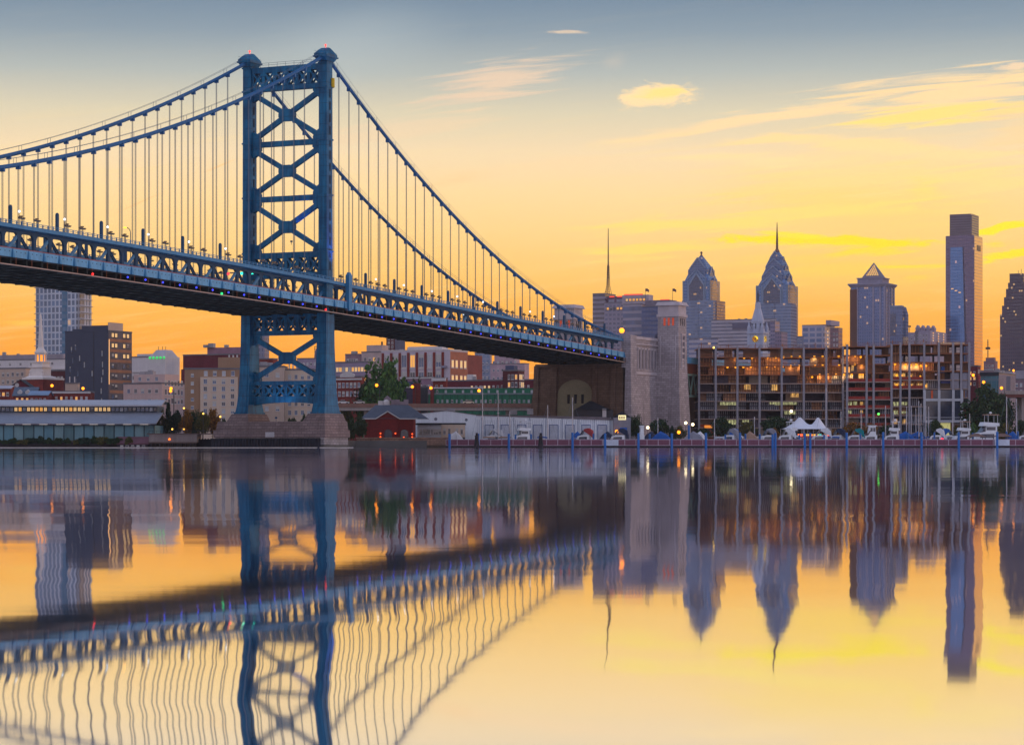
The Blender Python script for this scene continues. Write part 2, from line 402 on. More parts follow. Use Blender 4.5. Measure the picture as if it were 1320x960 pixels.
def zf(s): return float(np.polyval(pzf, s))                        # lower edge of the fascia
def zw(s): return zf(s)+float(np.interp(s, _s, _d))                # lower edge of the walkway band
def cable_z(s):
    if s <= 0: return 55.1+.000842*(s+266.7)**2
    return 115-(115-42.0)/220*s - .00107*s*(220-s)
# ---- tower
tw = thing('tower', None, None); tw.parent = BR
def leg(t0):
    b = MB()
    P = [(10.2,9.6,4.6),(12.5,8.2,4.2),(16,7.0,3.8),(22,6.1,3.5),(30,5.2,3.3),(40,4.9,3.2),(41,3.9,2.9),(113,3.4,2.75),(114.2,3.4,2.75)]
    for (z0,d0,w0),(z1,d1,w1) in zip(P, P[1:]):
        # cellular plan: a wide core with two flanges standing proud, so each face shows vertical lines
        for k, (ks, kt) in enumerate(((1.0,.62),(.62,1.0))):
            b.frus((-d0/2*ks, d0/2*ks, t0-w0/2*kt, t0+w0/2*kt), (-d1/2*ks, d1/2*ks, t0-w1/2*kt, t0+w1/2*kt), z0, z1)
        for ss in (-1, 1):
            for tt in (-1, 1):
                b.frus(tuple(sorted((ss*d0/2*.96, ss*d0/2*.60)))+tuple(sorted((t0+tt*w0/2*.60, t0+tt*w0/2*.97))),
                       tuple(sorted((ss*d1/2*.96, ss*d1/2*.60)))+tuple(sorted((t0+tt*w1/2*.60, t0+tt*w1/2*.97))), z0, z1)
    lg = b.build('leg', steel, tw)
    # access slots: a broken dark line up each face
    for tt in (-1, 1):
        sl = MB()
        for zc in np.arange(52, 104, 3.6): sl.box(-.3, .3, t0+tt*1.52-.02, t0+tt*1.52+.02, zc, zc+2.5)
        sl.build('slot', surf('slot_dark', (16,26,42)), lg)
    for zc in (47, 57.5, 74, 90.2, 105.6, 112.6): MB().box(-2.0,2.0,t0-1.55,t0+1.55,zc-.22,zc+.22).build('collar', steel, lg)
    MB().box(-4.9,4.9,t0-2.4,t0+2.4,10.0,10.5).build('base_plate', steel, lg)
    c = MB(); w = 3.3
    c.frus((-2.2,2.2,t0-1.6,t0+1.6),(-3.4,3.4,t0-2.1,t0+2.1),113.0,114.4)
    c.frus((-3.2,3.2,t0-2.1,t0+2.1),(-3.2,3.2,t0-2.1,t0+2.1),114.4,115.1).frus((-3.2,3.2,t0-2.1,t0+2.1),(-2.0,2.0,t0-1.5,t0+1.5),115.1,116.2).frus((-2.0,2.0,t0-1.5,t0+1.5),(-.6,.6,t0-1.2,t0+1.2),116.2,117.0)
    c.box(-3.5,3.5,t0-2.35,t0+2.35,114.1,114.5)
    cp = c.build('saddle_housing', steel, tw)
    rl = MB()
    for a, b2 in (((-4.6,115.6),(-3.4,115.6)),((3.4,115.6),(4.6,115.6))):
        for zz_ in (115.0,115.8): rl.beam((a[0],t0-1.2,zz_),(b2[0],t0-1.2,zz_),.08,.08); rl.beam((a[0],t0+1.2,zz_),(b2[0],t0+1.2,zz_),.08,.08)
    rl.build('handrail', ropem, cp)
    MB().ball((0,t0,117.9),.3).box(-.1,.1,t0-.1,t0+.1,117.2,117.7).build('beacon', glow('beacon_red',(255,70,60),2.0), cp)
    return lg
for t0 in (0, TW): leg(t0)
ti, to = 1.45, TW-1.45
def lattice_strut(name, z0, z1, top, bot, n, arch=0, d=2.0, par=None):
    b = MB()
    b.box(-d/2, d/2, ti, to, z1-top, z1)
    if arch:
        N = 14; ed = [(ti+(to-ti)*i/N) for i in range(N+1)]
        low = [z0-.6+arch*(1-((i-N/2)/(N/2))**2)**.7 for i in range(N+1)]
        b.prism([(e, l) for e, l in zip(ed, low)]+[(to, z0+bot), (ti, z0+bot)], -d/2, d/2, 'x')
    else: b.box(-d/2, d/2, ti, to, z0, z0+bot)
    w = (to-ti)/n
    for pl in (-d/2+.13, d/2-.13):
        for i in range(n+1): b.box(pl-.12, pl+.12, max(ti, ti+i*w-.5), min(to, ti+i*w+.5), z0+bot, z1-top)
        for i in range(n):
            a0, a1 = ti+i*w+.3, ti+(i+1)*w-.3
            for u, v in ((a0,a1),(a1,a0)): b.beam((pl,u,z0+bot-.1),(pl,v,z1-top+.1),.62,.2,(1,0,0))
            cz = (z0+bot+z1-top)/2; b.box(pl-.11,pl+.11,(a0+a1)/2-.6,(a0+a1)/2+.6,cz-.6,cz+.6)
    return b.build(name, steel, tw)
ps = lattice_strut('portal_strut', 105.5, 112.6, 1.7, 1.5, 6)
rl = MB()
for i in range(9): rl.box(-1.05,-.97,ti+i*(to-ti)/8-.04,ti+i*(to-ti)/8+.04,112.6,113.8)
for zz_ in (113.2,113.8): rl.box(-1.04,-.98,ti,to,zz_-.04,zz_+.04)
rl.build('handrail', ropem, ps)
lattice_strut('portal_strut', 50.0, 57.6, 1.7, 1.6, 6)
lattice_strut('portal_strut', 33.2, 40.0, 1.4, 1.4, 6)
lattice_strut('portal_strut', 13.0, 19.7, 1.2, 2.2, 6, arch=1.0)
for zc in (89.8, 73.5):
    MB().box(-.75,.75,ti,to,zc-.78,zc+.78).build('cross_strut', steel, tw)
def xbrace(z0, z1, w=1.4):
    b = MB(); tc_, zc = TW/2, (z0+z1)/2
    for (ta, tb) in ((ti, to), (to, ti)):
        b.beam((0,ta,z0+.7),(0,tb,z1-.7), w, 1.2 if ta == ti else 1.16, (1,0,0))
    pl = [(-2.7,-.5),(-2.7,.5),(-2.0,1.3),(-1.2,1.75),(1.2,1.75),(2.0,1.3),(2.7,.5),(2.7,-.5),(2.0,-1.3),(1.2,-1.75),(-1.2,-1.75),(-2.0,-1.3)]
    b.prism([(tc_+a, zc+c) for a, c in pl], -.68, .68, 'x')
    br = b.build('cross_brace', steel, tw)
    for ss, te in ((1, ti), (-1, to)):
        for sz, ze in ((1, z0), (-1, z1)):
            MB().prism([(te-ss*.1,ze),(te+ss*2.5,ze),(te+ss*2.5,ze+sz*.8),(te+ss*1.7,ze+sz*2.0),(te+ss*.7,ze+sz*2.8),(te-ss*.1,ze+sz*3.1)], -.66, .66, 'x').build('gusset', steel, br)
for z0, z1 in ((90.6,105.6),(74.3,89.0),(57.5,72.7),(19.6,33.3)): xbrace(z0, z1)
tlm = glow('lamp_amber', (255,190,40), 3.0)
MB().tube((1.2,-1.75,105.5),(1.2,-1.75,108.2),.55,.55,8).build('tower_lamp', surf('lamp_yellow',(210,170,40)), tw)
# coloured floodlights that the bridge carries (lit in the evening)
def flood(s, t0, z, aim, c, e, ang, name='floodlight'):
    h_ = MB().box(-.25,.25,-.25,.25,-.25,.25).box(-.05,.05,-.05,.05,-1.0,-.25).build(name, steeld, tw, (s,t0,z))
    l = bpy.data.lights.new('flood_light','SPOT'); l.energy = e; l.color = c; l.spot_size = R(ang); l.spot_blend = .8; l.shadow_soft_size = .3
    lo = link('flood_light', l, h_, (Vector(aim)-Vector((s,t0,z))).normalized()*.7); lo.rotation_euler = (Vector(aim)-Vector((s,t0,z))).to_track_quat('-Z','Y').to_euler()
flood(-3.4, 9.6, 60.5, (0, 7.2, 69.6), (.02,.22,1), 5200, 44)
flood(1.0, -4.6, 46.5, (0, -1.0, 78), (.03,.22,1), 30000, 36)
flood(1.0, -3.0, 6.5, (0.5, -1.5, 34), (.32,.75,1), 9000, 80); flood(-5.5, -3.0, 6.5, (0.5, -1.0, 30), (.32,.75,1), 5000, 80)
flood(-6.4, 13, 8.8, (0, 13, 30), (.25,.62,1), 1800, 120)
# ---- pier
pr = thing('pier', None, None); pr.parent = BR
MB().box(-7.0,7.0,-3.6,TW+7.6,-3,3.0).build('footing', granite, pr)
MB().box(-7.4,7.4,-4.0,TW+8.0,3.0,5.2).build('cap_course', granred, pr)
MB().frus((-6.9,6.9,-3.7,TW+7.4),(-6.6,6.6,-3.5,TW+7.0),5.2,7.7).build('plinth', granred, pr)
for t0 in (0, TW): MB().frus((-6.2,6.2,t0-3.4,t0+4.2),(-5.3,5.3,t0-2.7,t0+2.9),7.7,10.0).build('pedestal', granred, pr)
b = MB(); b.box(-7.9,-7.1,-2.4,TW+8.4,-1.5,2.75)
for i in range(36): b.box(-8.15,-7.9,-2.4+i*1.02,-1.9+i*1.02,-1.5,2.6)
b.build('timber_fender', surf('fender_timber',(34,36,46),.9,.3,.6), pr)
MB().box(-7.52,-7.4,13,16,3.1,4.6).build('notice_board', surf('board_grey',(170,165,170)), pr)
# ---- cables with their suspenders
PAN = 6.087
def suspender_mesh():
    b = MB()
    for o in (-.2, .2): b.tube((o,0,0),(o,0,1),.075,.075,5)
    return b.mesh('suspender', ropem)
SUSP = suspender_mesh()
CLAMP = MB().box(-.3,.3,-.6,.6,-1.1,-.1).mesh('cable_clamp', cabm)
def cable(t0):
    pts = [(s, t0, cable_z(s)) for s in np.arange(-335, 0, 5)]+[(0,t0,115.2)]+[(s, t0, cable_z(s)) for s in np.arange(5, 220.1, 5)]
    c = MB().path(pts, .52, 10).build('main_cable', cabm, BR)
    hr = MB()
    for tt in (-.45, .45): hr.path([(s, t0+tt, cable_z(s)+1.75) for s in np.arange(-335, -3, 6)], .045, 4); hr.path([(s, t0+tt, cable_z(s)+1.75) for s in np.arange(4, 219, 5)], .045, 4)
    for s in list(np.arange(-330, -4, 12.17))+list(np.arange(6, 215, 12.17)):
        for tt in (-.45,.45): hr.beam((s,t0+tt,cable_z(s)),(s,t0+tt,cable_z(s)+1.75),.07,.07)
    hr.build('hand_rope', ropem, c)
    S = [-60.9-PAN*k for k in range(-8, 24)]+[20.0+PAN*k for k in range(-2, 31)]
    for s in S:
        if abs(s) < 5: continue
        top, bot = cable_z(s)-.3, zw(s)-.3
        if top-bot < 1.2: continue
        link('suspender', SUSP, c, (s, t0, bot), 0, (1,1,top-bot))
        link('cable_clamp', CLAMP, c, (s, t0, cable_z(s)))
    return c
for t0 in (0, TW): cable(t0)
# ---- deck
dk = thing('deck', None, None); dk.parent = BR
ST = np.arange(-335, 219, PAN)
def strip(t0, t1, lo, hi, name, mat, par, s0=-335, s1=219.5):
    S = list(np.arange(s0, s1, PAN))+[s1]; vs = []
    for s in S: vs += [(s,t0,lo(s)),(s,t1,lo(s)),(s,t1,hi(s)),(s,t0,hi(s))]
    fs = []
    for i in range(len(S)-1):
        a = 4*i; fs += [(a+j, a+(j+1)%4, a+4+(j+1)%4, a+4+j) for j in range(4)]
    fs += [(0,1,2,3), tuple(range(len(vs)-4, len(vs)))]
    return MB().add(vs, fs).build(name, mat, par)
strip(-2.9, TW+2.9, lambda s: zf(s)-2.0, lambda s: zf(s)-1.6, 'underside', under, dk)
strip(-2.2, TW+2.2, lambda s: zf(s)-.2, lambda s: zf(s)+.35, 'roadway', surf('roadway_asphalt',(70,70,74),.9), dk)
b = MB()
for s in ST:
    b.box(s-.3,s+.3,-2.6,TW+2.6,zf(s)-1.65,zf(s)-.15); b.box(s-.2,s+.2,-2.4,TW+2.4,zf(s)-2.3,zf(s)-1.95)
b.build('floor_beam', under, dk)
b = MB()
for k in range(5):
    t0 = 2+k*5.4
    for s in ST: b.beam((s,t0,zf(s)-1.9),(s+PAN,t0,zf(s+PAN)-1.9),.5,.9)
for i, s in enumerate(ST[:-3:3]):
    t0, t1 = (-2,TW+2) if i % 2 else (TW+2,-2)
    b.beam((s,t0,zf(s)-2.2),(s+3*PAN,t1,zf(s+3*PAN)-2.2),.5,.4)
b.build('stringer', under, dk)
pm = surf('conduit_pink',(170,140,125),.6)
for t0 in (-3.25, TW+3.25):
    MB().path([(s,t0,zf(s)-1.85) for s in ST],.16,6).build('conduit', pm, dk)
    hgm = MB().box(1,1.12,-.08,.08,-1.8,-.1).mesh('conduit_hanger', surf('rust_hanger',(120,70,50)))
    for s in ST:
        if s > -180 and t0 < 0: link('conduit_hanger', hgm, dk, (s,t0,zf(s)))
fas = surf('fascia_blue_paint',(88,146,184),.5,.2,.4,0,.2,.5)
for t0 in (-3.0, TW+3.0):
    fp = strip(t0-.06, t0+.06, lambda s: zf(s), lambda s: zf(s)+2.0, 'fascia', fas, dk)
    sg = -1 if t0 < 0 else 1
    bkm = MB().frus((-.42,.42,-.46,0),(-.14,.14,-.16,0),-.05,1.95).mesh('bracket', steel2)
    for s in ST:
        if s > -215: link('bracket', bkm, fp, (s, t0+sg*.06, zf(s)), 0 if sg < 0 else R(180))
    b = MB()
    for s in ST:
        for k in (1.4,3.1,4.7): b.box(s+k,s+k+.3,t0+sg*.06-.02,t0+sg*.06+.02,zf(s+k)+1.2,zf(s+k)+1.42)
    b.build('drain_hole', under, fp)
    strip(t0-.05, t0+.05, lambda s: zf(s)+2.05, lambda s: zf(s)+2.22, 'red_rail', surf('rail_red',(150,80,80),.6), dk)
# stiffening trusses: posts, radiating diagonals, rounded gussets
postm = MB().box(-.52,.52,-.32,.32,0,1).mesh('post', steeld)
def truss(t0):
    tr = strip(t0-.42, t0+.42, lambda s: zw(s)-.75, lambda s: zw(s)+.05, 'stiffening_truss', steeld, BR)
    strip(t0-.4, t0+.4, lambda s: zf(s)+.2, lambda s: zf(s)+1.3, 'bottom_chord', steeld, tr)
    S = [-60.9-PAN*k for k in range(-12, 24)]+[20.0+PAN*k for k in range(-1, 33)]
    gs = MB(); even = lambda i: i % 2 == 0
    for i, s in enumerate(S):
        k = i if i < 36 else i-36+1
        zt, zb = zw(s)-.7, zf(s)+.5
        link('post', postm, tr, (s, t0, zb), 0, (1,1,zt-zb))
        for sg in (-1, 1):
            gs.prism([(s+sg*.4,zt+.05),(s+sg*1.5,zw(s+sg*1.5)-.72),(s+sg*1.05,zt-.3),(s+sg*.74,zt-.7),(s+sg*.58,zt-1.2),(s+sg*.4,zt-1.7)], t0-.3, t0+.3, 'y')
        if k % 2 == 0 and s < 214:
            for sg in (-1, 1):
                a, c = Vector((s+sg*.3,t0,zt-.5)), Vector((s+sg*(PAN-.6),t0,zf(s+sg*PAN)+.9))
                b = MB()
                if sg < 0: b.beam(a, c, .75, .42, (0,1,0))
                else:                                           # laced member: two bars with rungs between
                    k_ = (c-a).normalized(); u = Vector((k_.z,0,-k_.x))
                    for e in (-.3,.3): b.beam(a+u*e, c+u*e, .2, .4, (0,1,0))
                    L = (c-a).length
                    for j in range(7): m_ = a+k_*(L*(j+.5)/7); b.beam(m_-u*.3, m_+u*.3, .32, .3, (0,1,0))
                b.build('diagonal', steeld if sg > 0 else steel2, tr)
    gs.build('gusset', steeld, tr)
for t0 in (0, TW): truss(t0)
# walkways outside the trusses
def walkway(t0, sg):
    w0, w1 = sorted((t0+sg*.6, t0+sg*2.6))
    wk = strip(w0, w1, lambda s: zw(s)+.02, lambda s: zw(s)+.95, 'walkway', steel2, BR)
    o = t0+sg*2.66
    b = MB(); st_ = 2.03
    for s in np.arange(-335, 218, st_): b.box(s-.12,s+.12,o-.1,o+.1,zw(s)+.9,zw(s)+1.75)
    for s in np.arange(-335, 218, PAN):
        for zz_ in (1.7,1.3): b.beam((s,o,zw(s)+zz_),(s+PAN,o,zw(s+PAN)+zz_),.12,.12)
    b.build('railing', steel2, wk)
    pmh = MB().box(-.36,.36,-.3,.3,0,4.0).frus((-.36,.36,-.3,.3),(-.2,.2,-.2,.2),4.0,4.4).mesh('railing_post', steeld)
    for s in [-60.9-18.26*k for k in range(0, 10)]+[20.0+18.2*k for k in range(11)]:
        link('railing_post', pmh, wk, (s, t0+sg*2.3, zw(s)+.9))
walkway(0, -1); walkway(TW, 1)
b = MB()
for t0 in (-3.0, TW+3.0):
    b.box(7.4,9.3,t0-.7,t0+.5,zf(8)-.6,zw(8)+3.2); b.frus((7.4,9.3,t0-.7,t0+.5),(7.9,8.8,t0-.4,t0+.2),zw(8)+3.2,zw(8)+4.2)
b.build('expansion_post', steel2, BR)
# blue marker lights strung under the fascia
mlm = MB().ball((0,0,0),.25,6).mesh('marker_light', glow('marker_blue',(60,70,255),1.7))
for k in range(13): link('marker_light', mlm, BR, (-106+k*7.9,-3.5,zf(-106+k*7.9)-.9))
for k in range(27): link('marker_light', mlm, BR, (13+k*7.55,-3.5,zf(13+k*7.55)-.9))
mrm = MB().ball((0,0,0),.3,6).mesh('navigation_light', glow('marker_red',(255,40,40),2.0))
for s in (-121, -6): link('navigation_light', mrm, BR, (s,-3.5,zf(s)-1.4))
MB().ball((-62,-3.5,zf(-62)-1.5),.34,6).build('navigation_light', glow('marker_green',(40,220,120),1.5), BR)
# lane signals hung over the roadway beside the tower
gan = MB(); gan.box(-21.2,-20.8,.6,TW-.6,zw(-21)+1.6,zw(-21)+1.9); gan.box(-21.2,-20.8,.6,1.0,zw(-21)-2,zw(-21)+1.6); gan.box(-21.2,-20.8,TW-1.0,TW-.6,zw(-21)-2,zw(-21)+1.6)
gr = gan.build('signal_gantry', steeld, BR)
for t0, nm, c in ((20,'sig_red',(255,50,60)),(15.5,'sig_green',(40,220,180)),(12,'sig_green',(40,220,180)),(8.5,'sig_green',(40,220,180))):
    MB().box(-21.5,-21.25,t0-.35,t0+.35,zw(-21)+1.1,zw(-21)+1.8).build('lane_signal', glow(nm,c,2.5), gr)

# walkway floodlights and lamps: things that stand on the bridge
def bp(s, t, z):                                         # bridge place -> world place
    c, sn = math.cos(R(90-AL)), math.sin(R(90-AL)); return Vector((-54.6+c*s-sn*t, 698+sn*s+c*t, z))
flp = thing('floodlight_stand', 'small twin head floodlight stand on the bridge walkway railing', 'floodlight', (0,0,0), R(90-AL), 'floodlight stands along the bridge walkways')
b = MB(); b.box(-.28,-.16,-.06,.06,0,1.7); b.box(.16,.28,-.06,.06,0,1.7); b.box(-1.1,1.1,-.14,.14,1.6,1.8); b.build('stand', steeld, flp)
b = MB(); b.box(-1.15,-.55,-.3,.3,1.8,2.1); b.box(.5,1.15,-.3,.3,1.75,2.0); b.box(-.4,.25,-.3,.3,2.1,2.4); b.box(-.1,.1,-.1,.1,1.8,2.1); b.build('lamp_head', surf('flood_head',(120,100,80)), flp)
first = True
for t0 in (-1.6, TW+1.6):
    for s in [-60.9-18.26*k+o for k in range(-3, 8) for o in (5.2, 11.3)]+[20+18.2*k+o for k in range(-1, 10) for o in (4.5, 9, 13.5)]:
        if -4 < s < 6: continue
        o = flp if first else copy_tree(flp); first = False; o.location = bp(s, t0, zw(s)+.9)
lp = thing('walkway_lamp', 'slim white globe lamp post on the bridge walkway', 'street lamp', (0,0,0), R(90-AL), 'globe lamps along the bridge walkways')
MB().tube((0,0,0),(0,0,3.2),.09,.06,6).build('pole', steeld, lp)
MB().ball((0,0,3.45),.28,7).build('globe', glow('globe_white',(225,240,255),2.2), lp)
first = True
for t0 in (-.9, TW+.9):
    for s in (-147,-129,-111,-93,-74,-56,29,47,66,84,103,140,160):
        o = lp if first else copy_tree(lp); first = False; o.location = bp(s+(4 if t0 > 0 else 0), t0, zw(s)+.9)
cb = thing('cobra_lamp', 'curved arm yellow road lamp rising above the bridge railing', 'street lamp', bp(-97.5, 1.5, zf(-97)+.3), R(90-AL))
MB().path([(0,0,0),(0,0,11.2),(-.4,0,11.9),(-1.2,0,12.2),(-2.2,0,12.2)],.1,6).build('pole', steeld, cb)
MB().box(-2.9,-2.0,-.2,.2,12.05,12.3).build('lamp_head', glow('sodium',(255,170,30),3.0), cb)

# ================================================================== the granite anchorage
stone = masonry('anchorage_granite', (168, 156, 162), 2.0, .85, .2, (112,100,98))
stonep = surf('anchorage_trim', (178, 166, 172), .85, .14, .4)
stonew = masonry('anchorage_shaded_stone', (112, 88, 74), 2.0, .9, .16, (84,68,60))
dark = surf('dark_opening', (34,34,40), .9)
AN = thing('bridge_anchorage', 'pale granite bridge anchorage with two tall square pylons and a row of tall windows', 'anchorage', (-54.6,698,0), R(90-AL))
wl = MB()
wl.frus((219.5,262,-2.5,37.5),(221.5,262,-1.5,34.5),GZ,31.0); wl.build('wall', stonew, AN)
wl = MB()
wl.box(226,252,-4.4,-1.6,28,zf(222)+7.2); wl.frus((225,252,-5.6,-1.6),(226,252,-4.4,-1.6),GZ,28)
sw = wl.build('side_wall', stone, AN)
MB().box(226,252,27.6,30.4,28,zf(222)+7.2).build('side_wall', stone, AN)
b = MB(); b.box(220.6,252,-4.8,-4.0,zf(222)+7.2,zf(222)+8.3); b.box(220.6,252,-5.0,-4.2,zf(222)+5.2,zf(222)+5.6); b.box(224,252,-4.7,-4.3,27.6,28.6); b.build('cornice', stonep, sw)
for k in range(6):
    s0 = 229.6+k*3.15
    f = MB().box(s0,s0+1.55,-4.46,-4.38,30.0,36.9).build('window', surf('anchorage_glass',(58,54,68),.5), sw)
    MB().box(s0-.5,s0,-4.75,-4.3,29.6,37.2).box(s0+1.55,s0+1.8,-4.75,-4.3,29.6,37.2).box(s0-.5,s0+1.8,-4.78,-4.3,37.2,37.7).build('frame', stonep, f)
b = MB(); b.frus((219.0,226,-6.2,-3.0),(220.2,226,-5.2,-3.0),GZ,30).box(220.2,226,-5.2,-1.5,30,zf(222)+8.6); b.build('corner_pier', stone, AN)
def pylon(t0, t1):
    py_ = thing('pylon', None, None); py_.parent = AN
    lo, hi = 248.5, 257.5
    b = MB(); b.frus((lo-1.4,hi+1.4,t0-1.2,t1+.6),(lo,hi,t0,t1),GZ,30).frus((lo,hi,t0,t1),(lo+.3,hi-.3,t0+.3,t1-.3),30,50.2); b.build('shaft', stone, py_)
    b = MB(); b.box(lo-.1,hi+.1,t0-.1,t1+.1,50.2,51.2).box(lo+.3,hi-.3,t0+.3,t1-.3,51.2,54.6).frus((lo-.5,hi+.5,t0-.5,t1+.5),(lo+.2,hi-.2,t0+.2,t1-.2),54.6,56.0); b.build('cornice', stonep, py_)
    rs = MB()
    n_ = 7
    for k in range(n_):
        tt = t0+1.4+k*(t1-t0-2.8)/(n_-1); rs.box(lo-.06,lo+.32,tt-.2,tt+.2,30.5,43) if k in (0,6) else None
    rs.build('buttress', stonep, py_)
    em = glow('pylon_red_light',(176,62,30),.55)
    for k in range(3):
        tt = t0+2.5+k*1.75; MB().box(lo+.25,lo+.33,tt-.45,tt+.45,46.6,49.8).build('slot_window', em, py_)
        ss = lo+2.6+k*1.9; MB().box(ss-.4,ss+.4,t0+.25,t0+.33,45.6,49.6).build('slot_window', dark, py_)
    b = MB(); b.box(lo+3.4,lo+6.2,t0+.05,t0+.14,30.5,42.5); rc = b.build('recess', surf('recess_stone',(96,90,104),.85,.25,.6), py_)
    b = MB(); b.box(lo+2.9,lo+3.4,t0-.2,t0+.2,30,43).box(lo+6.2,lo+6.7,t0-.2,t0+.2,30,43).box(lo+2.9,lo+6.7,t0-.22,t0+.2,43,43.8)
    for k in range(5): b.box(lo+3.5,lo+6.1,t0-.05,t0+.1,31+k*2.4,31.8+k*2.4)
    b.build('carved_panel', stonep, rc)
pylon(-13.5,-4.4); pylon(30.4,39.5)
# arched niche under the deck, with three slots
N = 12; cz_, tc_, hw = 20.0, 17.8, 7.2
arch = [(tc_-hw,GZ),(tc_+hw,GZ)]+[(tc_+hw*math.cos(math.pi*i/N), cz_+5.6*math.sin(math.pi*i/N)) for i in range(N+1)]
lean = lambda z: 219.5+2.0*(z-GZ)/28.7
vs = [(lean(z)-.18,t,z) for t,z in arch]; vs2 = [(lean(z)+.2,t,z) for t,z in arch]; k = len(arch)
ap = MB().add(vs+vs2, [tuple(range(k)), tuple(range(2*k-1,k-1,-1))]+[(i,k+i,k+(i+1)%k,(i+1)%k) for i in range(k)]).build('arch_panel', surf('arch_stone',(132,122,98),.9,.15,.2), AN)
for j in (-1,0,1): MB().box(lean(19)-.35,lean(19)+.3,tc_-.8+j*2.9,tc_-.1+j*2.9+.3,15.4,20.0).build('slot_window', dark, ap)
b = MB()
for tt in (2.0,9.6,26.4,34.0): b.frus((218.6,222,tt-1.0,tt+1.0),(220.6,224,tt-1.0,tt+1.0),GZ,31)
b.box(220.4,224,-1.4,34.4,30.4,31.6)
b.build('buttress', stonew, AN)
# steel approach spans carry on inland
AP = thing('approach_viaduct', 'steel approach viaduct on stone piers running inland behind the granite anchorage', 'viaduct', (-54.6,698,0), R(90-AL))
b = MB(); b.box(259,480,-2,28,29.5,33.5); b.build('girder', surf('approach_rust',(112,62,48)), AP)
b = MB(); b.box(259,480,-2.6,28.6,33.5,36.0); b.build('parapet', fas, AP)
b = MB()
for s in range(260, 480, 6): b.beam((s,-2.3,21),(s+3,-2.3,29.4),.4,.5,(0,1,0)); b.beam((s+6,-2.3,21),(s+3,-2.3,29.4),.4,.5,(0,1,0))
b.box(259,480,-2.6,-1.9,20,21); b.box(259,480,-2.6,-1.9,28.6,29.4); b.build('truss', surf('truss_green',(120,140,128)), AP)
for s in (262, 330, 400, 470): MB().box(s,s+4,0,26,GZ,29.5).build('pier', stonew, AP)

# ================================================================== quay edge
qw = surf('quay_timber', (52, 46, 50), .9, .35, .5)
tag(MB().box(-700,-112,742.6,744.2,-1,1.7).build('quay_wall', qw), 'long dark timber quay wall below the pier shed', 'wall')
qs = masonry('quay_stone', (158, 124, 108), 1.6, .7, .25, (60,52,54), wet=True)
b = MB(); b.box(-52.5,-21.5,804.6,806.0,-1,3.0); b.box(-52.7,-21.3,804.3,806.2,3.0,3.35)
for k in range(7): b.box(-52+k*5,-51.4+k*5,804.2,804.6,-1,2.9)
tag(b.build('quay_wall', qs), 'weathered brown masonry quay wall in front of the red brick restaurant', 'wall')
b = MB(); b.box(-21,700,864.6,866.2,-1,2.8)
tag(b.build('quay_wall', qw), 'low dark quay wall running behind the marina boats', 'wall')

# ================================================================== buildings
RZ = -R(AL)
glass_d = surf('window_dark', (52, 58, 76), .15, .3, 1.0, 0, .8)
glass_b = surf('window_blue', (74, 96, 130), .15, .25, 1.0, 0, .8)
glass_p = surf('window_pale', (176, 180, 190), .25, .15, 1.0, 0, .6)
glass_l = glow('window_lit', (255, 180, 84), .6)
glass_y = glow('window_warm', (255, 206, 136), .5)
frame_w = surf('frame_pale', (196, 188, 188), .7, .1, 1.0)
frame_d = surf('frame_dark', (62, 60, 66), .6, .1, 1.0)
WMESH = {}; WR = random.Random(3); blindm = surf('window_blind', (186,180,176), .8, .12, 2.0)
def win_mesh(kind, frame):
    bl = WR.choice((0,0,.22,.4,.62)); k = (kind, frame, bl)
    if k not in WMESH:
        b = MB(); e = .09
        b.box(-.5,.5,-.05,.10,.5-e*.8,.5,0).box(-.5,.5,-.08,.10,-.5,-.5+e,0).box(-.5,-.5+e,-.05,.10,-.5+e,.5-e*.8,0).box(.5-e,.5,-.05,.10,-.5+e,.5-e*.8,0)
        b.box(-.025,.025,-.03,.1,-.5+e,.5-e*.8,0)
        b.box(-.5+e,.5-e,.0,.04,-.5+e,.5-e*.8,1)
        gm = {'d':glass_d,'b':glass_b,'p':glass_p,'l':glass_l,'y':glass_y}[kind]
        if bl and kind in 'dbp': b.box(-.5+e,.5-e,-.02,.0,.5-e*.8-(1-1.8*e)*bl,.5-e*.8,2)
        b.box(-.58,.58,-.16,.04,-.56,-.5,0)
        WMESH[k] = b.mesh('window', [frame_w if frame == 'w' else frame_d, gm, blindm])
    return WMESH[k]
def windows(par, w0, w1, z0, z1, cols, rows, ww, hh, kinds='ddb', frame='w', side=False, wpos=0.0, skip=None, r=rnd):
    """a grid of single windows on the front (x from w0 to w1) or, with side, on the flank at x = wpos"""
    for j in range(rows):
        for i in range(cols):
            if skip and skip(i, j): continue
            u = w0+(w1-w0)*(i+.5)/cols; z = z0+(z1-z0)*(j+.5)/rows
            me = win_mesh(r.choice(kinds), frame)
            if side: link('window', me, par, (wpos+.03, u, z), R(90), (ww,1,hh))
            else: link('window', me, par, (u, wpos-.03, z), 0, (ww,1,hh))
def dims(x0, xc, x1, Y, rz=RZ):
    """front width and flank depth of a block on the street grid, seen from x0 to its corner xc and on to x1"""
    ax, ay = math.cos(rz), math.sin(rz)              # along the front, towards the corner
    ux, uy = -math.sin(rz), math.cos(rz)             # along the flank, away
    C = Vector((xx(xc, Y), Y)); k0 = (x0-CX)/F; k1 = (x1-CX)/F
    w = (C.x-k0*Y)/(ax-k0*ay); d = (k1*Y-C.x)/(ux-k1*uy) if x1 > xc else None
    return w, d, (C.x-ax*w, Y-ay*w, GZ)
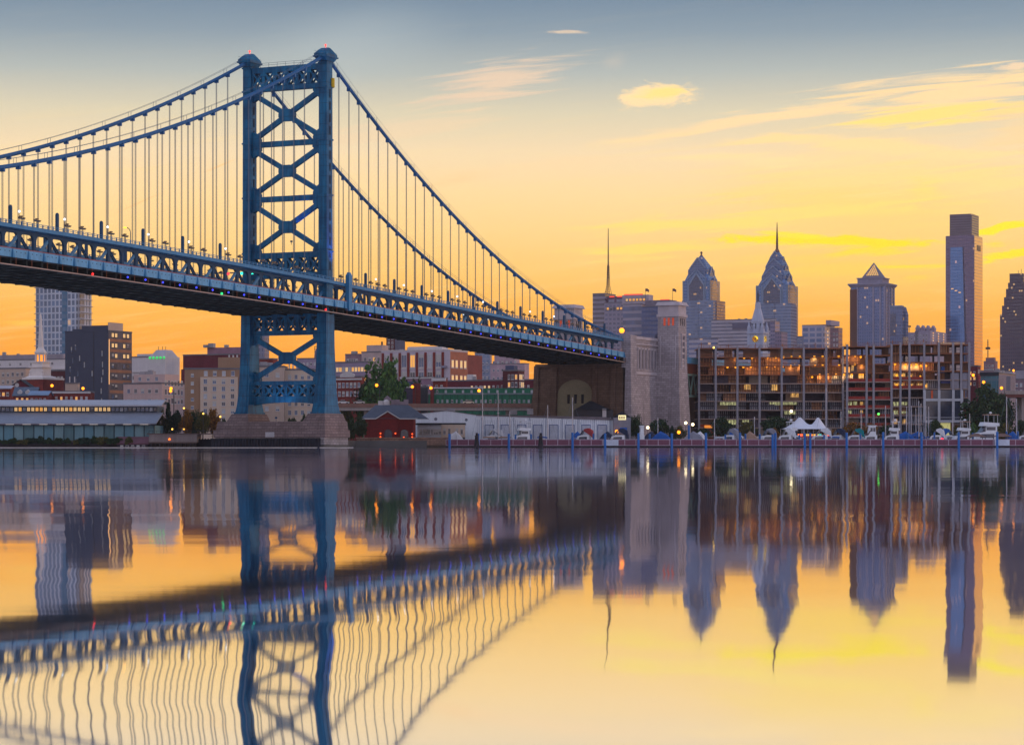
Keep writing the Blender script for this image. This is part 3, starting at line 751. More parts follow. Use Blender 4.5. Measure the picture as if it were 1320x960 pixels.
def bld(name, label, x0, xc, x1, yt, Y, wall, depth=14, rz=RZ, cat='building', par=1.0, roofm=None, group=None):
    w, d, loc = dims(x0, xc, x1, Y, rz); d = d if d and d > 1 else depth
    t = thing(name, label, cat, loc, rz, group); h = zz(yt, Y)-GZ
    wl = MB().box(0, w, 0, d, 0, h).build('wall', wall, t)
    rm = roofm or surf('roof_grey', (112,108,114), .9, .2, .2)
    b = MB(); b.box(-.15,w+.15,-.15,.25,h-.05,h+par*.6).box(-.15,w+.15,d-.25,d+.15,h-.05,h+par*.6).box(-.15,.25,.25,d-.25,h-.05,h+par*.6).box(w-.25,w+.15,.25,d-.25,h-.05,h+par*.6).box(.25,w-.25,.25,d-.25,h-.05,h+.12)
    b.build('roof', rm, t)
    return t, w, d, h
def block(par, name, x0, x1, y0, y1, z0, z1, mat): return MB().box(x0,x1,y0,y1,z0,z1).build(name, mat, par)
def hvac(t, w, d, h, n=3, mat=None):
    mat = mat or surf('plant_metal', (150,146,152), .6)
    for k in range(n):
        a = rnd.uniform(.1, .75)*w; s = rnd.uniform(1.5, 3.5); e = rnd.uniform(1.0, 2.4); y0 = rnd.uniform(.15,.6)*d
        MB().box(a,a+s,y0,y0+s*.7,h,h+e).box(a+.2,a+s-.2,y0-.06,y0,h+.3,h+e-.3).build('rooftop_unit', mat, t)

white = surf('wall_white', (206,198,200), .8, .1, .15, 0, .3, .4)
beige = surf('wall_beige', (190,166,152), .85, .1, .15, 0, .3, .4)
pinkish = surf('wall_pink', (196,168,164), .85, .12, .15, 0, .3, .4)
tan = surf('wall_tan', (156,122,98), .85, .1, .15, 0, .3, .3)
cream = surf('wall_cream', (206,182,164), .85, .08, .15, 0, .3, .3)
lav = surf('wall_lavender', (150,134,156), .85, .12, .12)
brick = masonry('brick_red', (138,58,52), .9, .3, .22, (110,70,66))
brickd = masonry('brick_dark', (96,50,54), .9, .3, .2, (80,52,56))
brickm = masonry('brick_maroon', (112,46,56), .9, .3, .15, (84,42,50))
slate = surf('roof_slate', (86,96,112), .7, .2, .5)
dkroof = surf('roof_dark', (40,42,52), .85, .2, .3)
green_c = surf('wall_green', (44,112,84), .75, .25, .3, 0, .3, .4)
concrete = surf('concrete', (164,150,146), .9, .15, .2, 0, .2, .4)

# ---- far left group
fac = facade('apartment_grid', (186,190,204), (74,104,140), 4.1, 3.05, .66, .76, .03, gvar=.35)
t, w, d, h = bld('apartment_tower', 'tall white gridded apartment tower with blue glass rising behind the bridge deck', 46, 103, 118, 338, 1500, fac)
b = MB(); 
for z in np.arange(4.1, h, 4.1): b.box(-1.2,3,-.35,5,z-.2,z+.12).box(w-1.5,w+.9,-.2,d+.5,z-.2,z+.12)
b.build('balcony_slab', surf('balcony_grey',(150,146,156)), t)
block(t, 'glass_strip', w*.60, w*.72, -.3, 3, 0, h, facade('apartment_glass', (70,110,140), (60,106,144), 4.1, 1.5, .8, .7, .02))
block(t, 'corner_bay', w*.93, w+.15, -.25, 4, 0, h, facade('apartment_corner', (150,150,160), (70,80,100), 4.1, 3.0, .8, .6, .12))
# dark slab hotel
navy = surf('cladding_navy', (56,62,84), .55, .14, .2, .2, .5, .3)
t, w, d, h = bld('dark_hotel', 'dark slate clad slab building with slit windows and a banded tan flank', 84, 139.5, 170, 427, 1100, navy, roofm=navy)
hh0 = h*.16
fb = MB(); fl_ = surf('flank_tan', (150,104,80), .8)
for k in range(9): fb.box(w,w+.15,1.0,d-.6,hh0+k*(h-hh0)/9+.1,hh0+k*(h-hh0)/9+1.45)
block(t, 'flank_wall', w-.02, w+.08, .3, d-.1, 0, h-.6, surf('flank_grey', (92,84,92), .7)); fb.build('flank_band', fl_, t)
for k in range(9):
    z = hh0+k*(h-hh0)/9+(h-hh0)/18+.75; lit = k > 5
    for u in (.12,.26,.60,.76):
        link('window', win_mesh('y' if lit and rnd.random() < .85 else rnd.choice('ddb'), 'd'), t, (w+.12, d*u+1.2, z), R(90), (2.1,1,2.1))
for (fx, fz) in [(.86,.80),(.87,.70),(.85,.56),(.84,.46),(.85,.37),(.86,.28),(.57,.44),(.50,.30),(.30,.62),(.18,.74),(.34,.76),(.26,.55),(.45,.70),(.63,.62),(.12,.66),(.22,.40),(.40,.44),(.88,.63),(.15,.84),(.24,.86)]:
    link('window', win_mesh('p' if fx > .3 else 'b', 'd'), t, (fx*w, -.05, fz*h), 0, (.7,1,3.0))
block(t, 'wall_seam', w*.66, w*.66+.25, -.12, 0, 0, h, frame_d)
block(t, 'flank_light_strip', w+.02, w+.14, .35, .9, h*.52, h*.93, glow('strip_warm',(255,190,120),.7))
b = MB(); b.box(w*.12,w*.99,2,d*.5,h,h+1.5).box(w*.3,w*.99,3,d*.45,h+1.5,h+3.0); b.build('roof_plant', navy, t)
block(t, 'penthouse', w*.98, w*1.0, .5, d*.62, h, h+4.2, beige)
# low white roofs and neighbours
t, w, d, h = bld('market_hall', 'long low white flat roofed hall behind the white steeple', -30, 86, 86, 463, 1400, white, 30)
block(t, 'upper_storey', 2, w*.9, 6, 22, h, h+3.5, surf('wall_grey',(150,140,150))); block(t, 'eave', -1, w+1, -1.2, .5, h-6, h-5.2, white); windows(t, w*.2, w*.9, h-3.5, h-1, 6, 1, 1.6, 1.8, 'd'); hvac(t,w,d,h+3.5,4)
t, w, d, h = bld('distant_office', 'dull low office block on the far left skyline under the thin aerial', -10, 20, 20, 459, 1600, surf('wall_brown',(120,92,88)), 20); windows(t,1,w-1,h-9,h-1,5,2,2,2,'d')
b = MB(); b.tube((0,0,0),(0,0,58),.35,.12,5)
tag(b.build('aerial_mast', frame_d, None, (xx(9.5,1560),1560,GZ)), 'thin aerial mast standing alone on the far left skyline', 'mast')
t, w, d, h = bld('beige_shop_block', 'beige three storey block with dark windows left of the steeple', -20, 33, 33, 475, 1150, beige, 14); windows(t, w*.4, w-.5, h-8, h-1, 5, 2, 1.5, 2.0, 'd')
t, w, d, h = bld('maroon_block', 'dark maroon brick block behind the steeple beside the slate hotel', 58, 84, 84, 478, 1210, brickd, 14); windows(t, 1, w-1, h-9, h-2, 5, 2, 1.4, 2.0, 'd')
# church steeple
D0 = 1135
def church():
    t = thing('church_steeple', 'white tiered wooden church steeple with lit belfry arches on a brick tower', 'church', (xx(52.5,D0), D0, GZ), RZ)
    m = D0/F
    Z = lambda y: zz(y, D0)-GZ
    stw = surf('steeple_white', (222,210,206), .7, .08, .3)
    MB().box(-16*m,16*m,-6,10,0,Z(488)).build('wall', brick, t)
    b = MB(); b.box(-16*m*1.03,16*m*1.03,-6.4,10.4,Z(489.5),Z(487)); b.frus((-15*m,15*m,-6,6),(-10*m,10*m,-4,4),Z(487),Z(484.5)); b.build('cornice', stw, t)
    b = MB(); b.box(-9.2*m,9.2*m,-3.4,3.4,Z(485),Z(473)).box(-10.5*m,10.5*m,-3.9,3.9,Z(474),Z(472.6)).box(-8.2*m,8.2*m,-3,3,Z(473),Z(467)).box(-9*m,9*m,-3.3,3.3,Z(467.3),Z(466)); b.build('clock_stage', stw, t)
    bf = MB()
    for k in range(8):
        a = 2*math.pi*(k+.5)/8; r = 6.6*m; bf.tube((r*math.cos(a),r*math.sin(a),Z(466.5)),(r*math.cos(a),r*math.sin(a),Z(456.5)),.42,.42,6)
    bf.lathe([(7.4*m,0),(7.4*m,.9)],8,(0,0,Z(457.5)),rot=R(22.5)); bl = bf.build('belfry', stw, t)
    MB().lathe([(5.2*m,0),(5.2*m,Z(457.5)-Z(466.3))],8,(0,0,Z(466.3)),rot=R(22.5)).build('belfry_light', glow('belfry_amber',(255,158,44),1.1), bl)
    MB().lathe([(8.2*m,0),(7.4*m,.8),(4.4*m,Z(449)-Z(455)),(3.6*m,Z(447)-Z(455)),(.45,Z(408)-Z(455)),(.02,Z(402)-Z(455))],8,(0,0,Z(455.2)),rot=R(22.5)).build('spire', stw, t)
    for dx_ in (-9.6,9.6):
        MB().lathe([(.8,0),(.8,1.2),(.25,1.5),(.5,2.2),(.05,3.2)],6,(dx_*m,-3.4,Z(485))).build('urn', stw, t)
church()
# brick row in front
def gable(name, label, x0, x1, ye, yr, Y, wall, roofm, front_gable=False, depth=10, rz=0.0, cat='house', eave=.4):
    w = xx(x1,Y)-xx(x0,Y); h = zz(ye,Y)-GZ; hr = zz(yr,Y)-GZ
    t = thing(name, label, cat, (xx(x0,Y),Y,GZ), rz)
    b = MB(); b.box(0,w,0,depth,0,h)
    if front_gable: b.prism([(0,h),(w,h),(w/2,hr)],0,depth,'y')
    else: b.prism([(0,h),(depth,h),(depth/2,hr)],0,w,'x')
    b.build('wall', wall, t); b = MB(); th = .35
    if front_gable:
        for s in (-1,1):
            xe = w/2+s*(w/2+eave); ze = h-(hr-h)*eave/(w/2); b.prism([(w/2,hr+.05),(w/2,hr+th),(xe,ze+th),(xe,ze+.05)],-eave,depth+eave,'y')
    else:
        for s in (-1,1):
            ye_ = depth/2+s*(depth/2+eave); ze = h-(hr-h)*eave/(depth/2); b.prism([(depth/2,hr+.05),(depth/2,hr+th),(ye_,ze+th),(ye_,ze+.05)],-eave,w+eave,'x')
    b.build('roof', roofm, t)
    return t, w, h, hr
t, w, h, hr = gable('brick_row_house', 'red brick row house with pale flat cornice at the far left edge', -16, 13.5, 501, 497.5, 960, brick, surf('roof_pale',(170,165,175))); windows(t, .5,w-.3,h-7,h-.6,5,2,1.1,1.6,'ddl')
t, w, h, hr = gable('gabled_house', 'dark red gabled house with a small attic roundel beside the slate roof', 12, 40, 500, 490, 985, brickm, dkroof, True); windows(t, 1,w-1,h-4,h-.5,4,1,1.1,1.8,'d'); MB().lathe([(.9,-.05),(.9,.05)],10,(0,0,0)).build('roundel', frame_w, t, (w*.35,-.1,h+1.2)).rotation_euler=(R(90),0,0)
t, w, h, hr = gable('slate_roof_house', 'brick house with broad slate roof and two dormer windows', 17, 46, 510, 499.5, 940, brick, slate); windows(t, .6,w-.4,h-2.6,h-.5,4,1,1.0,1.5,'ddl')
for u in (.27,.62):
    dm = MB().prism([(w*u-.9,h+.7),(w*u+.9,h+.7),(w*u+.9,h+1.7),(w*u,h+2.5),(w*u-.9,h+1.7)],.8,4,'y').build('dormer', frame_w, t); link('window', win_mesh('p','w'), dm, (w*u,.74,h+1.35), 0, (1.1,1,1.1))
t, w, h, hr = gable('low_brick_house', 'low brick house with pale blue roof between slate roof and long brick terrace', 37, 61.5, 509.5, 504.5, 935, brick, surf('roof_bluegrey',(120,140,166))); windows(t, .4,w-.3,h-3.2,h-.6,4,1,1.0,1.6,'dd')
t, w, d, h = bld('brick_terrace', 'long red brick terrace with white cornice below the slate hotel', 61, 116, 116.5, 505.6, 945, brick, 10, 0.0)
windows(t, .6,w-.4,h-7.6,h-.8,8,2,.95,1.7,['b','b','p','d','l']); block(t,'cornice',-.25,w+.25,-.35,.02,h-.45,h+.25,frame_w)
t, w, d, h = bld('beige_cube', 'small blank beige rooftop hut above the brick terrace', 84, 99.5, 99.5, 494.5, 1010, beige, 6, 0.0); block(t,'vent_pipe',1.5,1.9,1,1.4,h,h+3,frame_w); block(t,'vent_pipe',3.6,4.0,1,1.4,h,h+3,frame_w)
# ---- pier shed on the quay
def shed():
    Y = 748; w0, w1 = xx(-60,Y), xx(199,Y); L = w1-w0
    t = thing('pier_shed', 'long pier shed with teal sliding panels and a glazed clerestory under grey roofs', 'shed', (w0,Y,0), 0)
    teal = surf('shed_teal', (98,132,142), .6, .2, .15, 0, .3, .4)
    Z = lambda y, e=0: zz(y, Y+e)
    MB().box(0,L,0,40,.5,Z(548)).build('wall', teal, t)
    npan = int(L/3.05)
    for k in range(npan):
        x0 = k*L/npan
        pn = MB().box(x0+.22,x0+L/npan-.22,-.14,-.02,2.0,Z(549.5))
        pn.build('panel', surf('panel_teal_%d' % (k % 4), [(112,150,162),(98,140,156),(120,152,160),(92,126,134)][k % 4], .6, .12, .2, 0, .3, .4), t)
    b = MB()
    for k in range(npan+1): b.box(k*L/npan-.12,k*L/npan+.12,-.22,0,1.6,Z(548))
    b.build('mullion', surf('shed_rib',(64,84,92)), t)
    sh = surf('shed_roof', (128,130,142), .6, .15, .15, 0, .4, .3)
    b = MB(); b.prism([(-1.6,Z(546.6)),(-1.6,Z(545.4)),(13,Z(531.5,13)),(13,Z(531.5,13)-.5)],-.8,L+.8,'x'); b.build('lower_roof', sh, t)
    b = MB(); b.box(-.8,L+.8,-1.7,-1.2,Z(548.2),Z(547.0)); b.build('gutter', surf('gutter_dark',(40,42,50)), t)
    for k in range(12): MB().box(k*L/12+1,k*L/12+3.6,-1.76,-1.66,Z(547.2),Z(546.7)).build('eave_light', glow('eave_pale',(210,200,190),.6), t)
    b = MB(); b.box(0,L-1,13.2,28,Z(532,13),Z(523.5,13)); b.build('clerestory_wall', surf('clere_grey',(92,104,122)), t)
    nw = 46
    for k in range(nw):
        x0 = (k+.5)*(L-1)/nw; lit = (.25 < k/nw < .74) 
        link('clerestory_window', win_mesh(rnd.choice('yyyl' if lit and rnd.random() < .75 else 'bbdp'),'d'), t, (x0,13.12,Z(527.4,13)), 0, (1.1,1,1.4))
    b = MB(); b.prism([(11.4,Z(523.6,11)),(11.4,Z(522.0,11)),(20,Z(515.3,20)),(29,Z(520,29)),(29,Z(521,29)),(20,Z(517,20))],-.8,L+.6,'x'); b.build('upper_roof', surf('shed_roof_pale',(170,166,172),.55,.12,.15,0,.4,.3), t)
shed()
t, w, h, hr = gable('boat_house', 'dark red roofed waterside boathouse in front of the pier shed', 151, 191, 563, 555.5, 741.5, surf('boathouse_wall',(56,48,58)), surf('roof_maroon',(104,66,76)), False, 7); windows(t,.6,w-.6,h-1.6,h-.2,5,1,.9,.9,'d'); t.location.z = .2
def tpier():
    Y = 738; x0, x1 = xx(192,Y), xx(254,Y)
    t = thing('timber_pier', 'low beige walled timber pier on dark piles beside the bridge pier', 'pier', (x0,Y,0), 0); w = x1-x0
    MB().box(0,w,0,10,zz(570,Y),zz(559.5,Y)).build('wall', surf('pier_boards',(128,114,112),.85,.2,.4,0,.3,.4), t)
    MB().box(-.6,w+14,-.4,11,zz(559.5,Y),zz(558.3,Y)).build('deck', surf('pier_deck',(92,72,66)), t)
    for k in range(11): MB().tube((w*(k+.5)/11,.3,-2),(w*(k+.5)/11,.3,zz(570,Y)),.28,.28,6).build('pile', qw, t)
    MB().box(-.3,w,-.2,.3,zz(571,Y),zz(569.6,Y)).build('beam', surf('pier_deck',(92,72,66)), t)
    b = MB()
    for k in range(24): b.box(k*(w+14)/24,k*(w+14)/24+.1,-.3,-.2,zz(558.3,Y),zz(555,Y))
    b.box(0,w+14,-.32,-.18,zz(555.4,Y),zz(554.9,Y)); b.build('railing', frame_d, t)
    MB().ball((w*.43,-.4,zz(566,Y)),.35).build('wall_lamp', glow('sodium2',(255,120,40),2.0), t)
tpier()
MB2 = MB(); MB2.box(0,12,0,4,0,zz(566,742))
for k in range(14): MB2.box(k*.88,k*.88+.4,-.2,0,-1,zz(565,742))
tag(MB2.build('timber_bulkhead', surf('fender_timber',(34,36,46)), None, (xx(253,742),742,0)), 'dark timber bulkhead between the beige timber pier and the stone bridge pier', 'bulkhead')
tag(MB().box(-560,-46,690,690.5,0.0,.16).build('waterline_strip', surf('waterline_pale',(212,200,196),.8)), 'added pale strip for the bright reflection line on the water below the pier shed', 'boom')  # pale strip added for the bright reflection line along the water

# ---- blocks left of and behind the tower
t, w, d, h = bld('pink_block', 'pale pink stepped apartment house behind the quay trees', 159, 209, 238, 494.5, 1000, pinkish)
block(t,'upper_storey',w*.2,w,2,d*.75,h,zz(482,1000)-GZ,pinkish); windows(t,1,w-1,h-9.5,h-.8,5,2,1.5,2.0,'bbd'); windows(t,w*.25,w*.9,h+.6,h+3.6,3,1,1.5,1.8,'b',wpos=2.0); windows(t,1.5,d-1,h-9,h+2.2,6,3,1.6,2.6,'ddb',side=True,wpos=w); hvac(t,w,d,zz(482,1000)-GZ,4)
t, w, d, h = bld('white_court', 'white flat roofed office with attic windows behind the pink block', 168, 216, 222, 460, 1300, white); windows(t,1,w-1,h-13,h-9,11,1,1.3,2.6,'d'); block(t,'setback',w*.1,w*.5,3,9,h,h+2,white); block(t,'cornice',-.4,w+.3,-.5,0,h-8.3,h-7.6,frame_w)
D1 = 1280
t = thing('mansard_building', 'pale building with green lit mansard roof and flagpoles', 'building', (xx(209.5,D1),D1,GZ), RZ); m = D1/F
MB().box(-14*m,12*m,-5,9,0,zz(460,D1)-GZ).build('wall', white, t); MB().frus((-12.5*m,11*m,-4.5,8),(-7.5*m,6.5*m,-1,5),zz(460,D1)-GZ,zz(451,D1)-GZ).build('roof', surf('mansard_pale',(176,170,176)), t)
for k in range(5): MB().ball(((-11+k*5.4)*m,-5.2,zz(461.5,D1)-GZ),.75,6).build('floodlight', glow('flood_green',(70,230,110),.6), t)
for u in (-6,0,5): MB().tube((u*m,0,zz(452,D1)-GZ),(u*m,0,zz(446.5,D1)-GZ),.14).build('flagpole', frame_d, t)
t, w, d, h = bld('maroon_warehouse', 'dark maroon flat roofed warehouse glowing against the orange sky', 236, 308, 312, 457, 1220, brickm)
block(t,'upper_block',w*.38,w*.98,3,12,h,zz(447,1220)-GZ,surf('wall_mauve',(150,110,126))); block(t,'low_wing',-6*m*1.0,0,2,12,0,h-7,brickm); hvac(t,w,d,zz(447,1220)-GZ,3); windows(t,w*.05,w*.95,h-14.4,h-12.4,9,1,2.0,1.0,'yyd')
t, w, d, h = bld('tan_apartment', 'tan apartment slab with a paler projecting front of square windows', 238, 312, 312, 476, 950, tan, 16, 0.0)
block(t,'stair_tower',w*.56,w,4,14,h,zz(460,950)-GZ,tan); fr_ = block(t,'front_bay',w*.28,w*.93,-1.4,-.01,0,zz(486,950)-GZ,cream)
hb = zz(486,950)-GZ
windows(t,w*.29,w*.92,hb-18.0,hb-.3,4,6,1.5,2.0,'bbddp',wpos=-1.4,skip=None); windows(t,w*.29,w*.92,hb+.3,h-.5,4,1,1.5,2.0,'bp'); windows(t,w*.1,w*.17,h-20,h-.8,1,6,1.2,1.4,'bpd')
for k in range(4): block(t,'vent_pipe',w*.74+k*1.6,w*.74+k*1.6+.6,4.2,4.8,zz(460,950)-GZ,zz(457,950)-GZ,frame_w)
t, w, d, h = bld('beige_apartment', 'beige apartment block seen between the legs of the bridge tower', 312, 366, 366, 473, 960, beige, 16, 0.0); windows(t,w*.2,w*.98,h-18.5,h-1.5,3,5,1.6,2.0,'bbdp'); hvac(t,w,d,h,3)
t, w, d, h = bld('cream_apartment', 'cream apartment block with four window columns beside the beige block behind the tower', 367.5, 404, 404, 477, 965, cream, 16, 0.0); windows(t,w*.05,w*.95,h-19,h-1,4,5,1.3,2.0,'bbdp'); 
for k in range(5): block(t,'vent_pipe',w*.1+k*1.5,w*.1+k*1.5+.5,3,3.5,h,h+2.6,frame_w)
t, w, d, h = bld('grey_office_tower', 'slim grey office tower framed in the upper corner of the tower brace', 329, 341, 347, 430, 1700, facade('grey_tower',(128,128,150),(84,92,120),3.8,2.4,.6,.6,.05))
block(t,'crown',w*.1,w*.9,1,6,h,h+3,white)
t, w, d, h = bld('brick_mill', 'red brick building with glazed top behind the tower cross brace', 330, 352, 358, 463, 1250, brick); windows(t,1,w-1,h-9,h-1,6,2,1.2,2,'ddl')
t, w, d, h = bld('distant_lavender_block', 'hazy lavender block low behind the near tower leg', 383, 424, 430, 462, 1500, lav); windows(t,1,w-1,h-10,h-1,8,2,1.4,2,'bdp')
D2 = 1750
t = thing('domed_hall', 'small distant domed hall with a lattice crown on the skyline by the tower leg', 'building', (xx(406.5,D2),D2,GZ), RZ); m = D2/F
MB().box(-6*m,6*m,0,7,0,zz(462,D2)-GZ).build('wall', lav, t); MB().lathe([(4.2*m,0),(4.0*m,3),(3.2*m,6),(1.6*m,7.6),(.5,8)],12,(0,3,zz(463,D2)-GZ)).build('dome', surf('dome_grey',(120,110,126)), t)
b = MB(); z0 = zz(458,D2)-GZ
for u in (-2.2,2.2): b.tube((u,3,z0),(u,3,z0+6.5),.22,.22,5)
b.box(-2.6,2.6,2.8,3.2,z0+4.6,z0+5.0).box(-2.6,2.6,2.8,3.2,z0+6.3,z0+6.7); b.build('crown_lattice', frame_d, t)
# ---- between the tower and the anchorage
t, w, d, h = bld('lavender_loft', 'lavender loft building with two rows of lit windows right of the tower', 424, 474, 478, 467, 1180, lav); windows(t,w*.1,w*.98,h-10.5,h-1,11,2,1.5,2.4,'yyypl')
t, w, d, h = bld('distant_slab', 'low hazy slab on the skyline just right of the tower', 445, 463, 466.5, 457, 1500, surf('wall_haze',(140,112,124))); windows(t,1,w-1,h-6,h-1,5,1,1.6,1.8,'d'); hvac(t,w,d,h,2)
t, w, d, h = bld('beige_stepped_tower', 'pale beige stepped block beside the wide white and brick apartment house', 466, 493, 497, 454, 1300, surf('wall_dust',(182,160,158))); block(t,'upper_block',w*.2,w*.95,1,8,h,zz(444.5,1300)-GZ,surf('wall_dust',(182,160,158))); windows(t,1,w-1,h-12,h-1,4,2,1.6,2.2,'bdl'); block(t,'vent_pipe',w*.85,w*.9,2,3,zz(444.5,1300)-GZ,zz(440,1300)-GZ,frame_d)
t, w, d, h = bld('gabled_brick_block', 'red brick block with white stone trim and curved parapet right of the tower', 424, 466, 470, 486, 1030, brick); windows(t,w*.15,w*.98,h-9,h-1.5,7,2,1.3,2.2,'bdp')
b = MB(); b.box(-.3,w+.3,-.4,0,h-1.2,h-.4).prism([(w*.35,h),(w*.35,h+1.2),(w*.45,h+2.0),(w*.57,h+2.3),(w*.69,h+2.0),(w*.79,h+1.2),(w*.79,h)],-.3,.3,'y'); b.build('parapet', frame_w, t)
def bigapt():
    t, w, d, h = bld('brick_apartment', 'wide white apartment house with red brick piers and a golden lit flank', 491.5, 580, 603, 451.5, 1150, surf('wall_mist',(190,178,190),.8,.1,.2), roofm=frame_w)
    hb = h*.40
    for k in range(8): block(t,'brick_pier',w*(.01+k*.125),w*(.01+k*.125)+1.15,-.5,0,hb,h-.8,brick)
    block(t,'base_band',0,w*.97,-.35,0,0,hb-.3,surf('wall_mauve2',(146,116,134)))
    for k in range(7):
        x0 = w*(.01+k*.125)+1.35; x1 = w*(.01+(k+1)*.125)-.4
        for j in range(3):
            z = hb+.5+(h-hb-1.3)*(j+.5)/3; link('window', win_mesh(rnd.choice('bbdp' if rnd.random()<.9 else 'l'),'w'), t, ((x0+x1)/2,-.05,z),0,(x1-x0,1,(h-hb)/3*.78))
    for k in range(2): 
        for j in range(3): block(t,'balcony',w*(.885)+k*.01,w*.965,-1.3,-.5,hb+j*(h-hb)/3+.4,hb+j*(h-hb)/3+1.5,surf('balcony_mist',(130,124,142))) if k == 0 else None
    windows(t,w*.3,w*.95,hb-5,hb-1,8,1,1.3,2.2,'bbp',wpos=-.35)
    block(t,'flank_wall',w-.02,w+.08,.4,d-.2,0,h-.5,surf('flank_brick',(164,100,78)))
    for u in (.14,.36,.62,.84):
        for j in range(4):
            link('window', win_mesh('y','w'), t, (w+.12,d*u,h*(.36+j*.165)), R(90), (2.6,1,3.9))
    block(t,'flank_band',w+.05,w+.2,.4,d-.2,h*.585,h*.61,frame_w)
    block(t,'rear_wing',w*.8,w+.05,d+.01,d+16,0,h-1.5,surf('flank_red',(128,64,62)))
    block(t,'penthouse',w*.35,w*.85,3,9,h,h+2.2,white); hvac(t,w,d,h,4)
bigapt()
t, w, d, h = bld('dark_brick_tower', 'dark brick tower partly hidden under the bridge deck behind the white apartment house', 498, 509, 522, 430, 1500, brickd); windows(t,.5,w-.5,h-12,h-2,2,4,1.4,1.6,'d'); block(t,'flank_wall',w,w+.1,.2,d,0,h-.5,surf('wall_steel',(72,80,108)))
t, w, d, h = bld('mauve_low_block', 'low mauve block with pale cornice in front of the white apartment house', 520, 558, 560, 487, 1060, surf('wall_mauve3',(148,116,136))); windows(t,w*.5,w*.95,h-6,h-2,3,1,1.6,2.2,'bd'); block(t,'cornice',-.3,w+.3,-.4,0,h-.3,h+.3,frame_w)
t, w, d, h = bld('white_edged_shop', 'small brick shop with thick white roof edge beside the mauve block', 558, 574, 577, 488, 1050, brick); block(t,'roof_edge',-.4,w+.4,-.6,.02,h-1,h+.3,white); windows(t,w*.1,w*.9,h-5,h-2,2,1,1.2,1.6,'d')
t, w, d, h = bld('maroon_row', 'long low maroon brick row with skylight above the green building', 570, 690, 694, 490, 1120, brickm); windows(t,w*.3,w*.95,h-5,h-1.2,14,1,1.2,1.8,'ddy'); block(t,'roof_monitor',w*.25,w*.32,2,5,h,h+3.2,white); hvac(t,w,d,h,3)
t, w, d, h = bld('brick_corner_block', 'brown brick corner building with two lit windows close to the anchorage', 648, 668, 676, 478, 1090, brickd); windows(t,w*.3,w*.98,h-8,h-1,3,2,1.2,2.4,'ddl'); windows(t,1,d-.5,h-8,h-1,3,2,1.5,2.6,'yyd',side=True,wpos=w); block(t,'upper_storey',w*.05,w*.6,2,6,h,h+2.6,surf('wall_steel',(72,80,108)))
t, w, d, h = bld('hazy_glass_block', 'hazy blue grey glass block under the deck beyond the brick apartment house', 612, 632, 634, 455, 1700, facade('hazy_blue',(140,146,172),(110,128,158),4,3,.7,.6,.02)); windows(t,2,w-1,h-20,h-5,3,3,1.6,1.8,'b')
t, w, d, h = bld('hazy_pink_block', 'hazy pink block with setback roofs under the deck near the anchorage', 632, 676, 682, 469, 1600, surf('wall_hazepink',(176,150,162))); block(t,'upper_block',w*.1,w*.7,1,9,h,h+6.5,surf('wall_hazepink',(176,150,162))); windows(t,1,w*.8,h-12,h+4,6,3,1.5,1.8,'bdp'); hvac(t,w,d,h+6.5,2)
def dark_studio():
    t, w, d, h = bld('dark_studio', 'dark timbered studio with brick end wall and roof hut beside the green building', 509, 551, 551, 499.5, 1000, surf('studio_dark',(74,66,84),.8,.2,.3), 10, 0.0)
    block(t,'end_wall',w*.55,w*.79,-.3,0,0,h+1.8,brick); block(t,'roof_hut',w*.1,w*.55,1,7,h,h+2.6,surf('wall_steel',(72,80,108))); block(t,'chimney',w*.14,w*.24,2,3,h+2.6,h+4.6,white); block(t,'dark_bay',w*.79,w,-.25,0,0,h-.4,frame_d); windows(t,w*.58,w*.77,h-6,h,2,2,1.1,1.8,'d'); hvac(t,w,d,h,2); block(t,'cornice',-.2,w*.55,-.3,.02,h-.1,h+.4,white)
dark_studio()
def green_row():
    t, w, d, h = bld('green_terrace', 'long dark green two storey row with many small openings behind the overpass', 552, 694, 694, 508.4, 990, green_c, 12, 0.0, roofm=surf('green_edge',(120,130,134)))
    up = block(t,'upper_storey',w*.02,w,3,11,h+.01,zz(500,990)-GZ,green_c); block(t,'upper_cornice',w*.02,w*.5,2.6,3,zz(500.6,990)-GZ,zz(498.8,990)-GZ,white)
    windows(t,1,w-1,h-4.3,h-1.2,22,1,.9,1.3,'dbp'); windows(t,w*.04,w*.98,h+.4,h+2.3,12,1,.9,1.1,'dp',wpos=3.0)
    block(t,'brick_stub',w*.02,w*.0+2.5,-.2,3,0,h+2.2,brick)
    for k in range(15): block(t,'pilaster',w*k/15,w*k/15+.25,-.25,0,0,h,surf('green_rib',(38,92,72)))
green_row()
# overpass
def overpass(name, label, x0, x1, yt, yb, Y, mat, pcol):
    a, c = xx(x0,Y), xx(x1,Y)
    t = thing(name, label, 'overpass', (a,Y,0), 0); w = c-a
    MB().box(0,w,0,14,zz(yb,Y),zz((yt+yb)/2-.6,Y)).build('girder', mat, t); MB().box(0,w,-.3,.2,zz((yt+yb)/2+.4,Y),zz(yt,Y)).build('parapet', pcol, t)
    for k in range(max(2,int(w/22))): MB().box(w*(k+.5)/max(2,int(w/22))-.7,w*(k+.5)/max(2,int(w/22))+.7,2,12,GZ,zz(yb,Y)).build('column', concrete, t)
overpass('highway_overpass', 'long concrete highway overpass crossing behind the restaurant and the white warehouse', 425, 700, 520, 529, 935, concrete, surf('parapet_rust',(140,104,92),.9,.2,.2))
overpass('road_overpass', 'concrete road overpass on slim columns at the far right edge', 1294, 1400, 503.5, 512, 985, surf('girder_rust',(118,70,64)), concrete)
